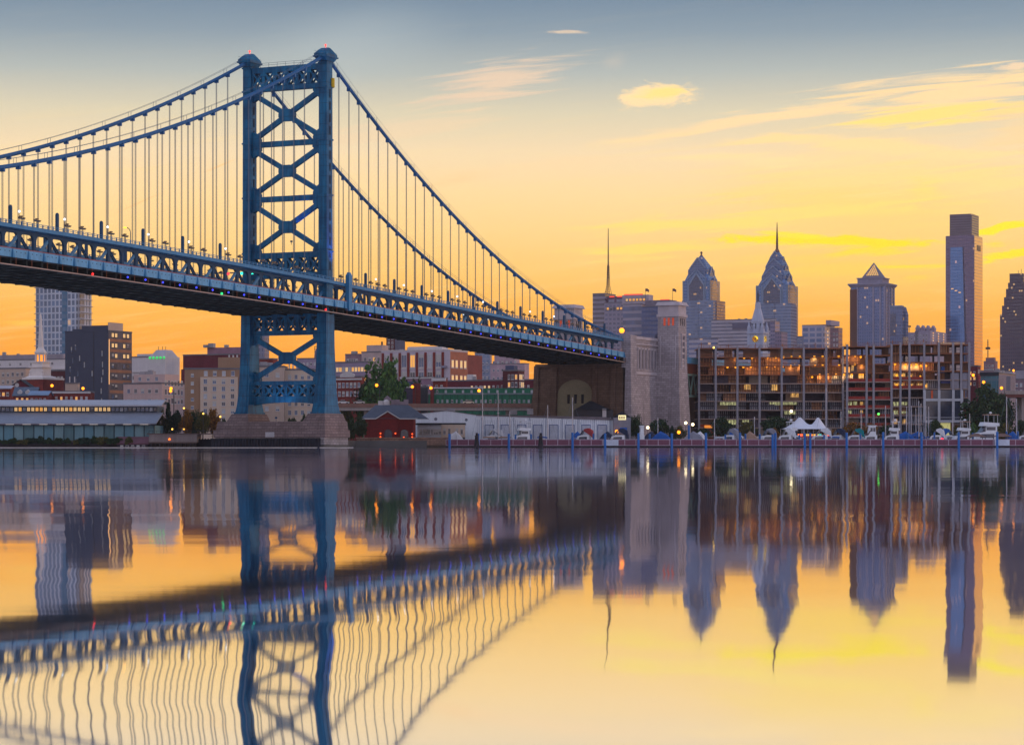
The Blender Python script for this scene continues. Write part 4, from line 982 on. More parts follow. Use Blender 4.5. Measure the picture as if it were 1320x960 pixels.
# restaurant
def restaurant():
    Y = 838; Z = lambda y: zz(y,Y)-GZ; x0, x1 = xx(468,Y), xx(534.5,Y); w = x1-x0
    t = thing('brick_restaurant', 'red brick waterside restaurant with wide grey hipped roof and arched windows', 'restaurant', (x0,Y,GZ), 0)
    ze, zr = Z(539), Z(521.5)
    b = MB(); b.box(.4,w-.3,0,16,0,ze); b.prism([(w*.28-0,ze),(w*.68,ze),(w*.48,Z(531.5))],-.5,5,'y'); b.box(w*.28,w*.68,-.5,0,0,ze); b.build('wall', masonry('restaurant_brick',(128,40,40),.6,.25,.2,(90,40,40)), t)
    rf = surf('roof_graphite', (84,90,104), .8, .15, .4)
    b = MB(); b.frus((-.8,w+4.5,-.7,17.5),(w*.22,w*.86,6.5,10.5),ze-.1,zr); b.build('roof', rf, t)
    b = MB(); p0, p1, pm_ = (w*.24,ze-.4), (w*.72,ze-.4), (w*.48,Z(530.6))
    for pa in (p0,p1): b.prism([(pa[0],pa[1]),(pa[0],pa[1]+.35),(pm_[0],pm_[1]+.35),(pm_[0],pm_[1])],-.9,6,'y')
    b.build('porch_roof', rf, t)
    for pa in (p0,p1): MB().beam((pa[0],-.95,pa[1]+.15),(pm_[0],-.95,pm_[1]+.15),.18,.32).build('barge_board', white, t)
    MB().box(w*.72,w+1.0,-.85,-.7,ze-.35,ze+.0).box(w*.72,w*.73,-.84,-.72,ze-.34,ze-.01).build('gutter', white, t); MB().box(-.8,w*.24,-.85,-.7,ze-.35,ze).build('gutter', white, t)
    for u, o in ((.49,-.5),(.80,0)):
        N=8; ar=[(w*u-1.35,.2),(w*u+1.35,.2)]+[(w*u+1.35*math.cos(math.pi*i/N),2.6+1.35*math.sin(math.pi*i/N)) for i in range(N+1)]
        aw = MB().prism(ar,o-.08,o+.1,'y').build('arched_window', glass_d, t); MB().prism([(a*1.0+(a-w*u)*.12,z*1.05) for a,z in ar],o-.04,o+.09,'y').build('surround', brickd, aw)
    for u, z in ((.34,2.6),(.34,1.4),(.63,2.6),(.79,1.2),(.955,2.4),(.955,1.3)): MB().ball((w*u,-.7,z),.26).build('wall_lamp', glow('lamp_red_orange',(255,84,30),2.4), t)
    u0 = MB(); u0.box(w*.27,w*.36,7,9.5,zr,zr+1.5); u0.build('rooftop_unit', white, t)
    MB().lathe([(1.3,0),(1.3,1.2),(.7,2.0),(.05,2.2)],10,(w*.43,8,zr)).build('rooftop_tank', white, t)
    for a in (.52,.6,.68,.77): MB().box(w*a,w*a+1.6,7.5,9,zr,zr+1.2+rnd.random()).box(w*a+.3,w*a+1.2,7.3,7.5,zr+.2,zr+.8).build('rooftop_unit', surf('unit_mauve',(140,124,134)), t)
    MB().box(w*.38,w*.52,7.4,9.6,zr+1.5,zr+2.3).prism([(w*.38,zr+2.3),(w*.52,zr+2.3),(w*.45,zr+3.4)],7.6,9.4,'y').build('cupola', surf('unit_mauve',(140,124,134)), t)
    for k in range(2): MB().box(w*(.55+k*.06),w*(.55+k*.06)+.5,-4.4,-4.0,0,1.0).build('bollard', white, t)
restaurant()
# white warehouse
def warehouse():
    Y = 872; Z = lambda y: zz(y,Y)-GZ; x0, x1, x2 = xx(533,Y), xx(615,Y), xx(791,Y); a, w = x1-x0, x2-x0
    ws = surf('warehouse_white', (232,236,248), .7, .1, .12, 0, .3, .5)
    t = thing('white_warehouse', 'long white corrugated warehouse with blue framed doors beside the marina', 'warehouse', (x0,Y,GZ), 0)
    b = MB(); b.prism([(0,0),(a,0),(a,Z(535)),(a*.52,Z(529.2)),(0,Z(534))],0,24,'y'); b.build('gable_wall', ws, t)
    b = MB(); b.prism([(a+.01,0),(w,0),(w,Z(541)),(w-3,Z(538)),(a+.01,Z(535.2))],.4,20,'y'); b.build('wall', ws, t)
    b = MB()
    for k in range(64): b.box(a+k*(w-a)/64,a+k*(w-a)/64+.1,.3,.4,1.2,Z(541))
    for k in range(9): b.box(a+(w-a)*(.03+k*.118),a+(w-a)*(.03+k*.118)+.22,.22,.4,0,Z(538))
    b.build('rib', surf('warehouse_rib',(160,168,190)), t)
    b = MB(); b.prism([(a-.3,Z(535.6)),(w+.4,Z(541.5)),(w+.4,Z(541.5)+.4),(w-3,Z(537.4)),(a-.3,Z(534.2))],-.1,20.5,'y'); b.prism([(-.4,Z(534.2)),(a*.52,Z(529.4)),(a+.2,Z(535.2)),(a+.2,Z(534.6)),(a*.52,Z(528.8)),(-.4,Z(533.6))],-.2,24.2,'y'); b.build('roof', surf('warehouse_roof',(110,100,106)), t)
    for k in range(8):
        xd = a+(w-a)*(.09+k*.118); fr2 = MB().box(xd-1.7,xd-1.5,.16,.4,0,Z(548)).box(xd+1.5,xd+1.7,.16,.4,0,Z(548)).box(xd-1.7,xd+1.7,.16,.4,Z(548),Z(548)+.22).build('door_frame', surf('door_blue',(70,96,150)), t)
        MB().box(xd-1.5,xd+1.5,.24,.36,0,Z(548)).box(xd-1.5,xd+1.5,.2,.24,1.6,1.75).build('loading_door', surf('door_white',(186,190,206)), fr2)
    for (u,v,r_) in ((.35,540,1.2),(.83,541,1.1)): MB().lathe([(r_*.5,-.02),(r_*.5,.02)],8,(0,0,0)).build('wall_vent', surf('vent_grey',(120,122,136)), t, (a*u,-.03,Z(v))).rotation_euler=(R(90),0,0)
    hvac(t,w,14,Z(534),5)
warehouse()
t, w, d, h = bld('harbour_office', 'low white harbour office with dark flat roof in front of the warehouse gable', 538, 599.5, 599.5, 547.2, 858, surf('office_white',(204,206,214),.7,.08,.3), 8, 0.0, roofm=dkroof)
block(t,'cream_half',w*.5,w,-.2,0,0,h,cream); block(t,'roof_overhang',-.6,w*.5,-1.4,.02,h-.1,h+.5,dkroof); block(t,'deck',-.5,w+.5,-2.4,-.2,-.5,.4,surf('pier_deck',(92,72,66))); block(t,'dark_base',0,w,-.5,-.2,.4,1.3,frame_d)
for u,ww_ in ((.05,1.0),(.14,1.6),(.21,1.2),(.29,1.0),(.36,2.0),(.45,1.2)): link('window', win_mesh('d','w'), t, (w*u+.4,-.05,h*.55),0,(ww_,1,2.0))
for u in (.57,.67,.83,.93): link('window', win_mesh('d','w'), t, (w*u,-.25,h*.58),0,(.9,1,2.3))
t = thing('dark_pavilion', 'dark pyramid roofed pavilion standing before the arched anchorage face', 'pavilion', (xx(740.5,892),892,GZ), 0); m = 892/F; Z = lambda y: zz(y,892)-GZ
MB().box(0,50*m,0,9,0,Z(528)).build('wall', frame_d, t); MB().frus((0,46*m,-1,10),(20*m,23*m,4,5),Z(528),Z(516.5)).build('roof', dkroof, t); MB().box(36*m,41*m,-.6,.6,Z(538),Z(526.5)).build('chimney', white, t)

# ---- skyline
def sky_at(name, label, x0, xc, x1, yt, Y, mat, **k): return bld(name, label, x0, xc, x1, yt, Y, mat, **k)
offw = facade('office_banded_white', (172,164,178), (76,84,118), 4.2, 3, .9, .45, .09, band=True)
t, w, d, h = bld('broadcast_tower_block', 'banded office block carrying a tall lattice antenna behind the anchorage', 764, 780, 780.2, 378.5, 2300, facade('psfs_dark',(150,140,156),(70,66,90),4.4,3.4,.9,.5,.05,band=True), 26)
block(t,'roof_sign_band',0,w+34,4,22,h-13,h-2.5,surf('band_mauve',(112,84,104)))
for k in range(4): block(t,'red_neon',w+3+k*8,w+8+k*8,3.6,4,h-3.4,h-2.4,glow('neon_red',(255,70,50),1.0))
for k in range(4): block(t,'band_window',w+2+k*8.4,w+8+k*8.4,3.7,4,h-8.5,h-5.5,surf('window_mauve',(150,146,164)))
am = MB(); z1, z2, z3 = h, zz(341,2300)-GZ, zz(293,2300)-GZ; cx_ = w*.86
for k in range(4):
    sx, sy = ((-1,-1),(1,-1),(1,1),(-1,1))[k]; am.beam((cx_+sx*2.6,12+sy*2.6,z1),(cx_+sx*1.1,12+sy*1.1,z1+(z2-z1)*.3),.4,.4); am.beam((cx_+sx*1.1,12+sy*1.1,z1+(z2-z1)*.3),(cx_+sx*.6,12+sy*.6,z2),.4,.4)
for i in range(12):
    f0, f1 = i/12, (i+1)/12; r0, r1 = [2.6-1.5*f/.3 if f < .3 else 1.1-.5*(f-.3)/.7 for f in (f0, f1)]; a0, a1 = z1+(z2-z1)*f0, z1+(z2-z1)*f1
    for s in (-1,1): am.beam((cx_-s*r0,12-r0,a0),(cx_+s*r1,12-r1,a1),.28,.28); 
    am.box(cx_-r0,cx_+r0,12-r0,12-r0+.3,a0-.15,a0+.15)
for i in range(5): am.box(cx_-1.0,cx_+1.0,11.4,12.6,z1+(z2-z1)*(.55+i*.09),z1+(z2-z1)*(.55+i*.09)+1.6)
am.tube((cx_,12,z2),(cx_,12,z3),.75,.35,6).build('antenna', surf('antenna_rust',(110,84,72)), t)
t, w, d, h = bld('grey_office_slab', 'grey violet banded office slab joined below the antenna block', 779, 804, 804.2, 390, 2290, facade('slab_violet',(150,140,160),(92,96,128),4.2,4.2,.62,.5,.07), 20); windows(t,2,w-1,h-8,h-3,5,1,2.6,2.6,'ldd','d')
t, w, d, h = bld('blue_band_office', 'lower office block of broad blue glass bands with a few lit offices', 803, 827, 827.2, 392, 2240, facade('blue_band',(160,150,166),(64,84,128),6.5,3,.95,.62,.08,band=True), 22); block(t,'upper_storey',-2,w+6,3,14,h,h+9,surf('wall_upper',(170,156,168))); windows(t,1,w+3,h+2,h+7,6,1,2.6,2.6,'lly','d',wpos=3.0)
block(t,'red_neon',0,w,2.8,3,h+9,h+10,glow('neon_red',(255,70,50),1.0))
t, w, d, h = bld('blue_glass_office', 'deep blue glass office beside the near pylon carrying two flags', 827, 856, 872, 395, 2200, facade('deep_blue',(70,84,126),(52,72,120),4.2,3,.85,.7,.03,gvar=.2)); block(t,'plant_floor',w*.12,w*1.25,2,18,h,zz(386.5,2200)-GZ,surf('wall_plant',(120,110,126)))
block(t,'dark_recess',w*.62,w*.95,-.4,0,h*.1,h*.80,surf('recess_navy',(34,42,76))); windows(t,w*.96,w*1.04,h*.35,h*.78,1,9,2.0,3.4,'ly','d',wpos=-.1)
block(t,'red_neon',w*.8,w*1.2,1.8,2,zz(386.5,2200)-GZ,zz(385.6,2200)-GZ,glow('neon_red',(255,70,50),1.0))
for xf, dy_ in ((832,372),(867,371)):
    Yf = 2195; fp = thing('flagpole', 'thin flagpole with a drooping flag, '+('farther from' if xf==832 else 'closest to')+' the glass tower with gabled crown', 'flag', (xx(xf,Yf),Yf,zz(387,Yf)), 0)
    MB().tube((0,0,0),(0,0,11),.22,.14,5).build('pole', frame_d, fp)
    MB().add([(0,0,10.6),(1.6,.2,10.9),(3.4,-.2,9.6),(3.2,-.1,7.2),(1.5,.2,8.3),(0,0,8.1)],[(0,1,4,5),(1,2,3,4)]).add([(0,.12,10.6),(1.6,.32,10.9),(3.4,-.08,9.6),(3.2,.02,7.2),(1.5,.32,8.3),(0,.12,8.1)],[(5,4,1,0),(4,3,2,1)]).build('flag', surf('flag_dull',(120,84,84)), fp)
def gable_tier(t, cx, cy, w, d, zs, za, zb, mat, edge=None, last=False):
    """a square stage whose four faces end in gables, tapering to the next stage"""
    k = .08 if last else .5; b = MB(); e_ = .16
    b.frus((cx-w*.47,cx+w*.47,cy-d*.47,cy+d*.47),(cx-w*.465,cx+w*.465,cy-d*.465,cy+d*.465),zb,zs)
    b.frus((cx-w*.465,cx+w*.465,cy-d*.465,cy+d*.465),(cx-w*k/2,cx+w*k/2,cy-d*k/2,cy+d*k/2),zs,za+(0 if last else .1*(za-zs)))
    g0 = w*.37; zg = zs+(za-zs)*.80; zq = zs+(za-zs)*.22
    pf = [(-g0,zb),(g0,zb),(g0,zs+(zg-zs)*.12),(0,zg),(-g0,zs+(zg-zs)*.12)]; pg = [(-g0*.8,zb),(g0*.8,zb),(g0*.8,zs-(za-zs)*.3),(0,zq),(-g0*.8,zs-(za-zs)*.3)]
    for s in (-1,1):
        y0, y1 = sorted((cy+s*d*.5, cy+s*d*.30)); b.prism([(cx+a,z) for a,z in pf], y0, y1, 'y')
        x0, x1 = sorted((cx+s*w*.5, cx+s*w*.30)); b.prism([(cy+a*d/w,z) for a,z in pg], x0, x1, 'x')
    o = b.build('gable_tier', mat, t)
    if edge:
        e = MB(); zl = zs+(zg-zs)*.12
        for s in (-1,1):
            e.beam((cx+s*g0,cy-d/2-.35,zl),(cx,cy-d/2-.35,zg),1.5,.7,(0,1,0)); e.beam((cx+w/2+.35,cy+s*g0*.8*d/w,zs-(za-zs)*.3),(cx+w/2+.35,cy,zq),1.5,.7,(1,0,0))
        e.build('gable_edge', edge, o)
    return o
lib = facade('gable_glass', (104,128,168), (70,106,160), 4.0, 3.0, .8, .6, .035, gvar=.18, gr=.14, wr=.3, metal=0.45)
lib2 = facade('gable_glass_roof', (98,114,148), (76,98,142), 3.0, 2.2, .8, .7, .01, gvar=.1, gr=.2, wr=.35, metal=0.5)
lib3 = facade('gable_glass_dark', (86,92,118), (64,72,104), 4.0, 2.2, .8, .6, .05, gvar=.2)
edgem = surf('gable_edge_pale', (122,140,170), .35, .1, .1, .2)
def liberty(name, label, x0, xc, x1, Y, tiers, base_y, ysp0, ysp1, spire_r, bal=False):
    w, d, loc = dims(x0, xc, x1, Y); d = w*.95
    t = thing(name, label, 'skyscraper', loc, RZ); Z = lambda y: zz(y,Y)-GZ
    ys = tiers[0][1]; cx, cy = w/2, d/2
    MB().box(0,w,0,d,0,Z(ys)).build('shaft', lib, t)
    e = MB()
    for u in (.0,.17,.83,1.0):
        e.box(w*u-1.1,w*u+1.1,-.5,.0,0,Z(ys)); e.box(w,w+.5,d*u-1.1,d*u+1.1,0,Z(ys))
    e.build('pier', surf('pier_steelblue',(112,132,162),.4,.1,.05,.2), t)
    for i, (kk, ysh, yap) in enumerate(tiers):
        gable_tier(t, cx, cy, w*kk, d*kk, Z(ysh), Z(yap), Z(ysh)-30 if i else Z(ysh)-.1, lib2 if i else lib, edgem, i == len(tiers)-1)
    ww = w*.54; za, zs_ = Z(tiers[0][2])-10, Z(tiers[0][1])-6
    MB().prism([(cx-ww/2,Z(base_y)),(cx+ww/2,Z(base_y)),(cx+ww/2,zs_),(cx,za),(cx-ww/2,zs_)],-.9,.05,'y').build('front_bay', lib3, t)
    e = MB(); 
    for s in (-1,1): e.beam((cx+s*(ww/2+.8),-1.0,zs_),(cx,-1.0,za+1.5),2.2,.8,(0,1,0)); e.beam((cx+s*(ww/2+.8),-1.0,Z(base_y)),(cx+s*(ww/2+.8),-1.0,zs_),1.6,.8,(0,1,0))
    e.build('bay_frame', edgem, t)
    MB().box(w+.02,w+.5,1.5,d-1.5,0,Z(ys)).build('sunset_tinted_flank', facade('flank_sunset_warm',(196,164,140),(150,130,130),4.0,2.6,.7,.6,-1,gr=.14,wr=.25,gvar=.15,metal=.7), t)  # warm tint added to this flank for its sunset highlight
    sp = MB(); sp.lathe([(spire_r*2.2,0),(spire_r,4),(spire_r*.8,(Z(ysp1)-Z(ysp0))*.45),(.35,Z(ysp1)-Z(ysp0))],8,(cx,cy,Z(ysp0)-1.5))
    if bal: sp.ball((cx,cy,Z(ysp0)+4.5),1.7)
    sp.build('spire', surf('spire_bronze',(120,74,58),.5), t)
    bb = MB(); bb.box(w*.62,w+6,-3.5,d*.5,0,Z(base_y)).box(-1.5,w*.60,-2.0,d*.5,0,Z(base_y)); bb.build('podium', facade('gable_podium',(120,134,164),(80,104,146),4,3,.9,.55,.04,band=True), t)
    return t, w, d
t, w, d = liberty('gable_crowned_tower', 'blue glass skyscraper with gabled crown and short finial behind the near pylon', 881, 915, 923.5, 3080, [(1.0,361,343),(.80,347,327.5)], 387, 328.5, 321.5, 1.1, True)
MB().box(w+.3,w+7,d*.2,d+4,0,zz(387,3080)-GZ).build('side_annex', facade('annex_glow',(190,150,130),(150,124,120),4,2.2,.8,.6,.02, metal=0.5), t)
liberty('spired_tower', 'tallest gabled blue glass skyscraper with four tiers and a long needle spire', 975.5, 1015, 1027.5, 3040, [(1.0,367,349),(.82,355,339),(.62,342,329.5),(.42,332,319.5)], 391, 321, 282.5, 1.7)
def cityhall():
    Y = 2560; m = Y/F; Z = lambda y: zz(y,Y)-GZ; cx = 977
    t = thing('clock_tower', 'white domed clock tower with glowing yellow clock and a statue on top', 'clock tower', (xx(cx,Y),Y,GZ), RZ)
    st_ = surf('cityhall_white', (168,174,198), .7, .12, .06)
    MB().box(-10*m,10*m,-10*m,10*m,0,Z(430.5)).build('shaft', st_, t)
    b = MB(); b.box(-11.4*m,11.4*m,-11.4*m,11.4*m,Z(430.5),Z(428.2))
    for sx in (-1,1):
        for sy in (-1,1): b.lathe([(2.3*m,0),(2.3*m,5),(1.2*m,8),(.4,11)],8,(sx*9*m,sy*9*m,Z(428.2))); b.box(sx*9*m-1.7*m,sx*9*m+1.7*m,sy*9*m-1.7*m,sy*9*m+1.7*m,Z(447),Z(428.4))
    b.build('cornice', st_, t)
    b = MB(); b.lathe([(9*m,0),(9*m,Z(421)-Z(428)),(8.2*m,Z(418)-Z(428)),(8.4*m,Z(414)-Z(428)),(6.8*m,Z(408)-Z(428)),(5.2*m,Z(402)-Z(428)),(3.9*m,Z(398)-Z(428)),(3.4*m,Z(393)-Z(428)),(3.0*m,Z(389.5)-Z(428))],8,(0,0,Z(428)),rot=R(22.5)); dm = b.build('dome', st_, t)
    for k in range(8):
        a = R(45*k); MB().box(-.5*m,.5*m,-.5*m,.5*m,0,Z(417)-Z(424)).build('bronze_group', surf('bronze_dark',(64,72,92)), dm, (8.2*m*math.cos(a),8.2*m*math.sin(a),Z(424)))
    b = MB(); z0 = Z(389.8); b.lathe([(1.5*m,0),(1.4*m,1.5),(1.1*m,2.4),(1.15*m,5),(1.3*m,6.5),(1.5*m,8.6),(1.2*m,9.6),(.5*m,10.2),(.62*m,10.9),(.6*m,11.6),(.95*m,11.9),(.4*m,12.5),(.05,12.9)],8,(0,0,z0)); b.tube((1.2*m,0,z0+8.8),(2.0*m,-.5,z0+6.6),.45,.35,6)
    b.build('statue', surf('bronze_dark',(64,72,92)), t)
    for rot, loc_ in ((0,(0,-10*m-.15,Z(437.2))),(R(90),(10*m+.15,0,Z(437.2)))):
        f = MB().lathe([(4.1*m,-.1),(4.1*m,.1)],20).build('clock_face', glow('clock_yellow',(255,214,44),1.9), t, loc_); f.rotation_euler = (R(90),0,rot)
        h_ = MB().beam((0,0,.2),(1.5*m,.7*m,.2),.5,.2,(0,0,1)).beam((0,0,.2),(-1.2*m,2.6*m,.2),.4,.2,(0,0,1)).lathe([(4.2*m,.1),(4.2*m,.3),(3.8*m,.3),(3.8*m,.1)],20); h_.build('clock_hands', surf('clock_dark',(120,84,30)), f)
cityhall()
t, w, d, h = bld('white_banded_office', 'wide pale office slab with ribbon windows left of the clock tower', 888, 925, 926, 436, 2440, facade('ribbon_pale',(176,168,184),(84,100,144),5.0,3,.9,.42,.10,band=True), 30)
t, w, d, h = bld('flat_top_office', 'pale flat topped office with dark plant floor behind the clock tower', 917, 1000, 1000.4, 411, 2760, offw, 30); block(t,'louvre_band',w*.33,w*.95,-.4,0,h-11,h-4,surf('louvre_dark',(96,92,116))); hvac(t,w,d,h,4)
t, w, d, h = bld('golden_flank_block', 'slim office with a golden lit flank right of the clock tower', 993, 999, 1005, 414, 2450, facade('slim_violet',(140,130,156),(90,90,124),4.2,2,.7,.5,.05))
t, w, d, h = bld('low_violet_block', 'low violet block with lit windows at the foot of the spired tower', 999, 1007, 1015, 428, 2300, facade('low_violet',(132,118,144),(90,86,116),3.6,2.2,.6,.5,.16))
t, w, d, h = bld('pale_grid_office', 'pale gridded office with bright flank windows between spired tower and pyramid tower', 1034, 1063, 1076, 419, 2350, facade('grid_pale',(170,164,182),(92,112,152),5.5,7.0,.75,.6,.02), depth=18)
block(t,'lift_tower',w*1.0,w+5,4,d,h,h+5,surf('wall_lift',(150,140,160))); windows(t,3,d-2,h-30,h-4,2,7,4.2,2.0,'yyl',side=True,wpos=w)
t, w, d, h = bld('red_ribbed_block', 'narrow reddish ribbed block beside the pale gridded office', 1070, 1081, 1086, 423, 2300, facade('red_rib',(136,100,110),(84,66,84),4,2,.5,.6,.03)); windows(t,w*.3,w,h-24,h-3,2,4,1.6,2.4,'dp')
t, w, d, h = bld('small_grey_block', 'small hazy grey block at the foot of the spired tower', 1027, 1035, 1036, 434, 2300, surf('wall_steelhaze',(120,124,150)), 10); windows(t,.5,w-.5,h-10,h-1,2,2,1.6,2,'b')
def pyramid_tower():
    Y = 3100; Z = lambda y: zz(y,Y)-GZ; w, d, loc = dims(1096.5,1141,1147.5,Y); d = w*.9; m = Y/F
    t = thing('pyramid_tower', 'grey office tower topped by a pyramid with a perforated lit face', 'skyscraper', loc, RZ)
    MB().box(0,w,0,d,0,Z(367)).build('shaft', facade('pyramid_glass',(118,126,166),(80,106,158),4.2,3.0,.72,.66,.05,gvar=.15, metal=0.4), t)
    MB().box(-.6,w*.19,-1.2,d*.3,0,Z(372)).build('shade_strip', surf('strip_shade_brown',(104,62,48),.8,.1,.05), t)  # shaded edge of the tower put in as a dark brown strip
    b = MB(); 
    for u in (.20,.66,.86,.985): b.box(w*u-1.1,w*u+1.1,-1.0,0,0,Z(366))
    for u in (.05,.35,.6,.95): b.box(w,w+1.0,d*u-1.2,d*u+1.2,0,Z(366))
    b.build('pier', surf('pier_lilac',(150,144,168),.6), t)
    b = MB(); b.frus((-.5,w+.5,-.5,d+.5),(-3.2,w+3.2,-3.2,d+3.2),Z(369.5),Z(366)).box(-3.2,w+3.2,-3.2,d+3.2,Z(366),Z(364.6)); b.build('cornice', surf('pier_lilac',(150,144,168),.6), t)
    i0, i1 = w*.16, w*.88
    b = MB(); b.box(i0,i1,d*.14,d*.86,Z(364.6),Z(357.4)).box(i0-1,i1+1,d*.12,d*.88,Z(358),Z(356.8))
    for k in range(7): b.box(i0+4+k*3.4,i0+5.4+k*3.4,d*.14-.4,d*.14,Z(363),Z(358.6))
    b.build('upper_block', surf('upper_lilac',(136,130,152),.6), t)
    p0, p1 = w*.26, w*.82; ap = Vector(((p0+p1)/2,d/2,Z(336.5)))
    py_ = MB().frus((p0,p1,d*.2,d*.8),(ap.x-.2,ap.x+.2,d/2-.2,d/2+.2),Z(357.2),ap.z).build('pyramid', surf('pyramid_slate',(112,104,124),.5), t)
    b = MB(); zb = Z(357.2)
    for r_ in range(7):
        f = .16+r_*.1; z = zb+(ap.z-zb)*f; yy_ = d*.2+(d/2-d*.2)*f
        for k in range(7-r_): xk = ap.x+(k-(6-r_)/2)*2.2*1.1+1.2; b.box(xk-.55,xk+.55,yy_-.5,yy_+.3,z,z+1.7)
    b.build('pierced_light', glow('pierced_gold',(255,200,110),.75), py_)
pyramid_tower()
def wedge():
    Y = 3000; Z = lambda y: zz(y,Y)-GZ; w, d, loc = dims(1147,1163,1167.5,Y); d = w*1.1
    t = thing('wedge_tower', 'slim blue glass tower with sloped shoulder right of the pyramid tower', 'skyscraper', loc, RZ)
    MB().prism([(0,0),(w,0),(w,Z(394)),(0,Z(394))],0,d*.45,'y').prism([(.02,0),(w+3,0),(w+3,Z(405)),(w,Z(395)),(.02,Z(395))],d*.45,d,'y').build('shaft', facade('wedge_glass',(108,120,156),(78,96,140),4.2,3,.9,.8,.02,gvar=.12, metal=0.45), t)
    MB().box(w*.05,w*.5,-.6,0,Z(432),Z(404)).build('dark_bay', lib3, t)
    MB().box(-.4,w+.4,-.5,0,Z(395.5),Z(393.6)).build('cornice', edgem, t)
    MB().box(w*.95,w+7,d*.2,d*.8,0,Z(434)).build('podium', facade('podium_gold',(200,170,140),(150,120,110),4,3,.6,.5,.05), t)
wedge()
def gable_hotel():
    Y = 2700; Z = lambda y: zz(y,Y)-GZ; w, d, loc = dims(1171,1199,1220,Y)
    t = thing('gable_row_hotel', 'pale hotel with a row of small roof gables between pyramid tower and tallest tower', 'hotel', loc, RZ); d = max(d, 20)
    wl = surf('hotel_lilac',(146,136,158),.8)
    b = MB(); b.box(0,w*.45,0,20,0,Z(428)).box(w*.3,w,0,d,0,Z(426)); b.box(w*.35,w*.6,3,d*.9,Z(426),Z(424)); b.build('wall', wl, t)
    for k in range(4):
        x0 = w*.33+k*w*.17; y0 = k*6.0
        MB().box(x0,x0+w*.15,y0,y0+8,Z(428),Z(423.2)).prism([(x0-.6,Z(423.4)),(x0+w*.15+.6,Z(423.4)),(x0+w*.075,Z(418.4))],y0-.4,y0+8,'y').build('roof_gable', wl, t)
    windows(t,2,d-1,Z(440),Z(427),3,4,5.5,1.6,'yl',side=True,wpos=w)
    windows(t,2,w*.9,Z(443),Z(430),6,3,1.8,1.8,'bd')
    MB().tube((w*.03,2,Z(428)),(w*.03,2,Z(420)),.3).box(w*.03-1.6,w*.03+1.6,1.6,2.4,Z(421),Z(419)).build('aerial', frame_d, t)
gable_hotel()
def glass_tower():
    Y = 3100; Z = lambda y: zz(y,Y)-GZ; w, d, loc = dims(1219,1255.5,1265,Y); d = w*1.15
    t = thing('tall_glass_tower', 'tallest plain glass tower with narrower top block and an inset blue glass front', 'skyscraper', loc, RZ)
    mauve = facade('mauve_glass',(110,98,126),(98,88,120),4.2,2.4,.8,.7,.02,gvar=.12,gr=.12,wr=.3, metal=0.55)
    MB().box(0,w,0,d,0,Z(303)).build('shaft', mauve, t)
    MB().box(w*.12,w*.90,d*.08,d*.92,Z(303),Z(275)).build('top_block', facade('crown_glass',(92,82,98),(84,76,92),3.2,2.4,.9,.6,.0,band=True,gvar=.08, metal=0.4), t)
    b = MB(); b.prism([(w*.16,0),(w*.76,0),(w*.60,Z(318)),(w*.17,Z(318))],-.5,0,'y'); b.build('glass_front', facade('front_glass',(92,128,182),(80,120,180),4.2,2.4,.9,.8,.012,lc=(255,180,120),gvar=.1,gr=.1, metal=0.5), t)
    b = MB(); b.prism([(w*.76,0),(w*.84,0),(w*.63,Z(318)),(w*.60,Z(318))],-.6,0,'y'); b.build('fold', surf('fold_dark',(64,58,84),.3), t)
    MB().box(w+.02,w+.6,1.0,d-.6,0,Z(304)).build('sunset_tinted_flank', facade('flank_sunset_gold',(200,160,130),(214,176,140),4.2,3.2,.9,.8,-1,gr=.12,wr=.2,gvar=.05,metal=.85), t); MB().box(w+.6,w+.9,d*.3,d*.72,Z(322),Z(315)).build('sign_panel', surf('sign_dark',(56,40,30),.4), t)  # gold tint and metal added here to strengthen the sunset reflection
    for k in range(3): MB().box(w*(.2+k*.13),w*(.28+k*.13),-.75,-.55,Z(372+k*2.5),Z(371+k*2.5)).build('lit_office', glow('office_gold',(255,190,120),.9), t)
    MB().box(w*.0,w*.6,-14,-1,0,Z(441)).build('podium', facade('podium_pale',(196,170,160),(150,130,130),5,4,.7,.5,.1,band=True), t)
    cr = MB(); cr.beam((w+14,d*.4,Z(470)),(w+14,d*.4,Z(437)),.9,.9)
    for k in range(10): cr.box(w+13.2,w+14.8,d*.4-.8,d*.4+.8,Z(468-k*3),Z(468-k*3)+.6)
    cr.box(w+11,w+17,d*.4-.6,d*.4+.6,Z(450),Z(447)); cr.build('hoist_mast', frame_d, t)
glass_tower()
def stepped():
    Y = 2900; Z = lambda y: zz(y,Y)-GZ; w, d, loc = dims(1289,1328,1340,Y)
    t = thing('dark_stepped_tower', 'dark stepped skyscraper with scattered lit windows at the right edge', 'skyscraper', loc, RZ)
    fm = facade('stepped_dark',(80,66,84),(58,54,80),4.2,2.6,.7,.5,.14,lc=(255,200,120),ls=1.3); n_ = [(0,404),(.05,393),(.10,382),(.15,371),(.2,363),(.24,351)]
    for i,(k,yt) in enumerate(n_): MB().box(w*k,w*(1-k*1.3),d*k,d*(1-k),0 if i==0 else Z(n_[i-1][1])-.02,Z(yt)).build('tier', fm, t)
    MB().tube((w*.45,d/2,Z(351)),(w*.45,d/2,Z(346)),.3).tube((w*.55,d/2,Z(351)),(w*.55,d/2,Z(344)),.25).build('aerial', frame_d, t)
stepped()
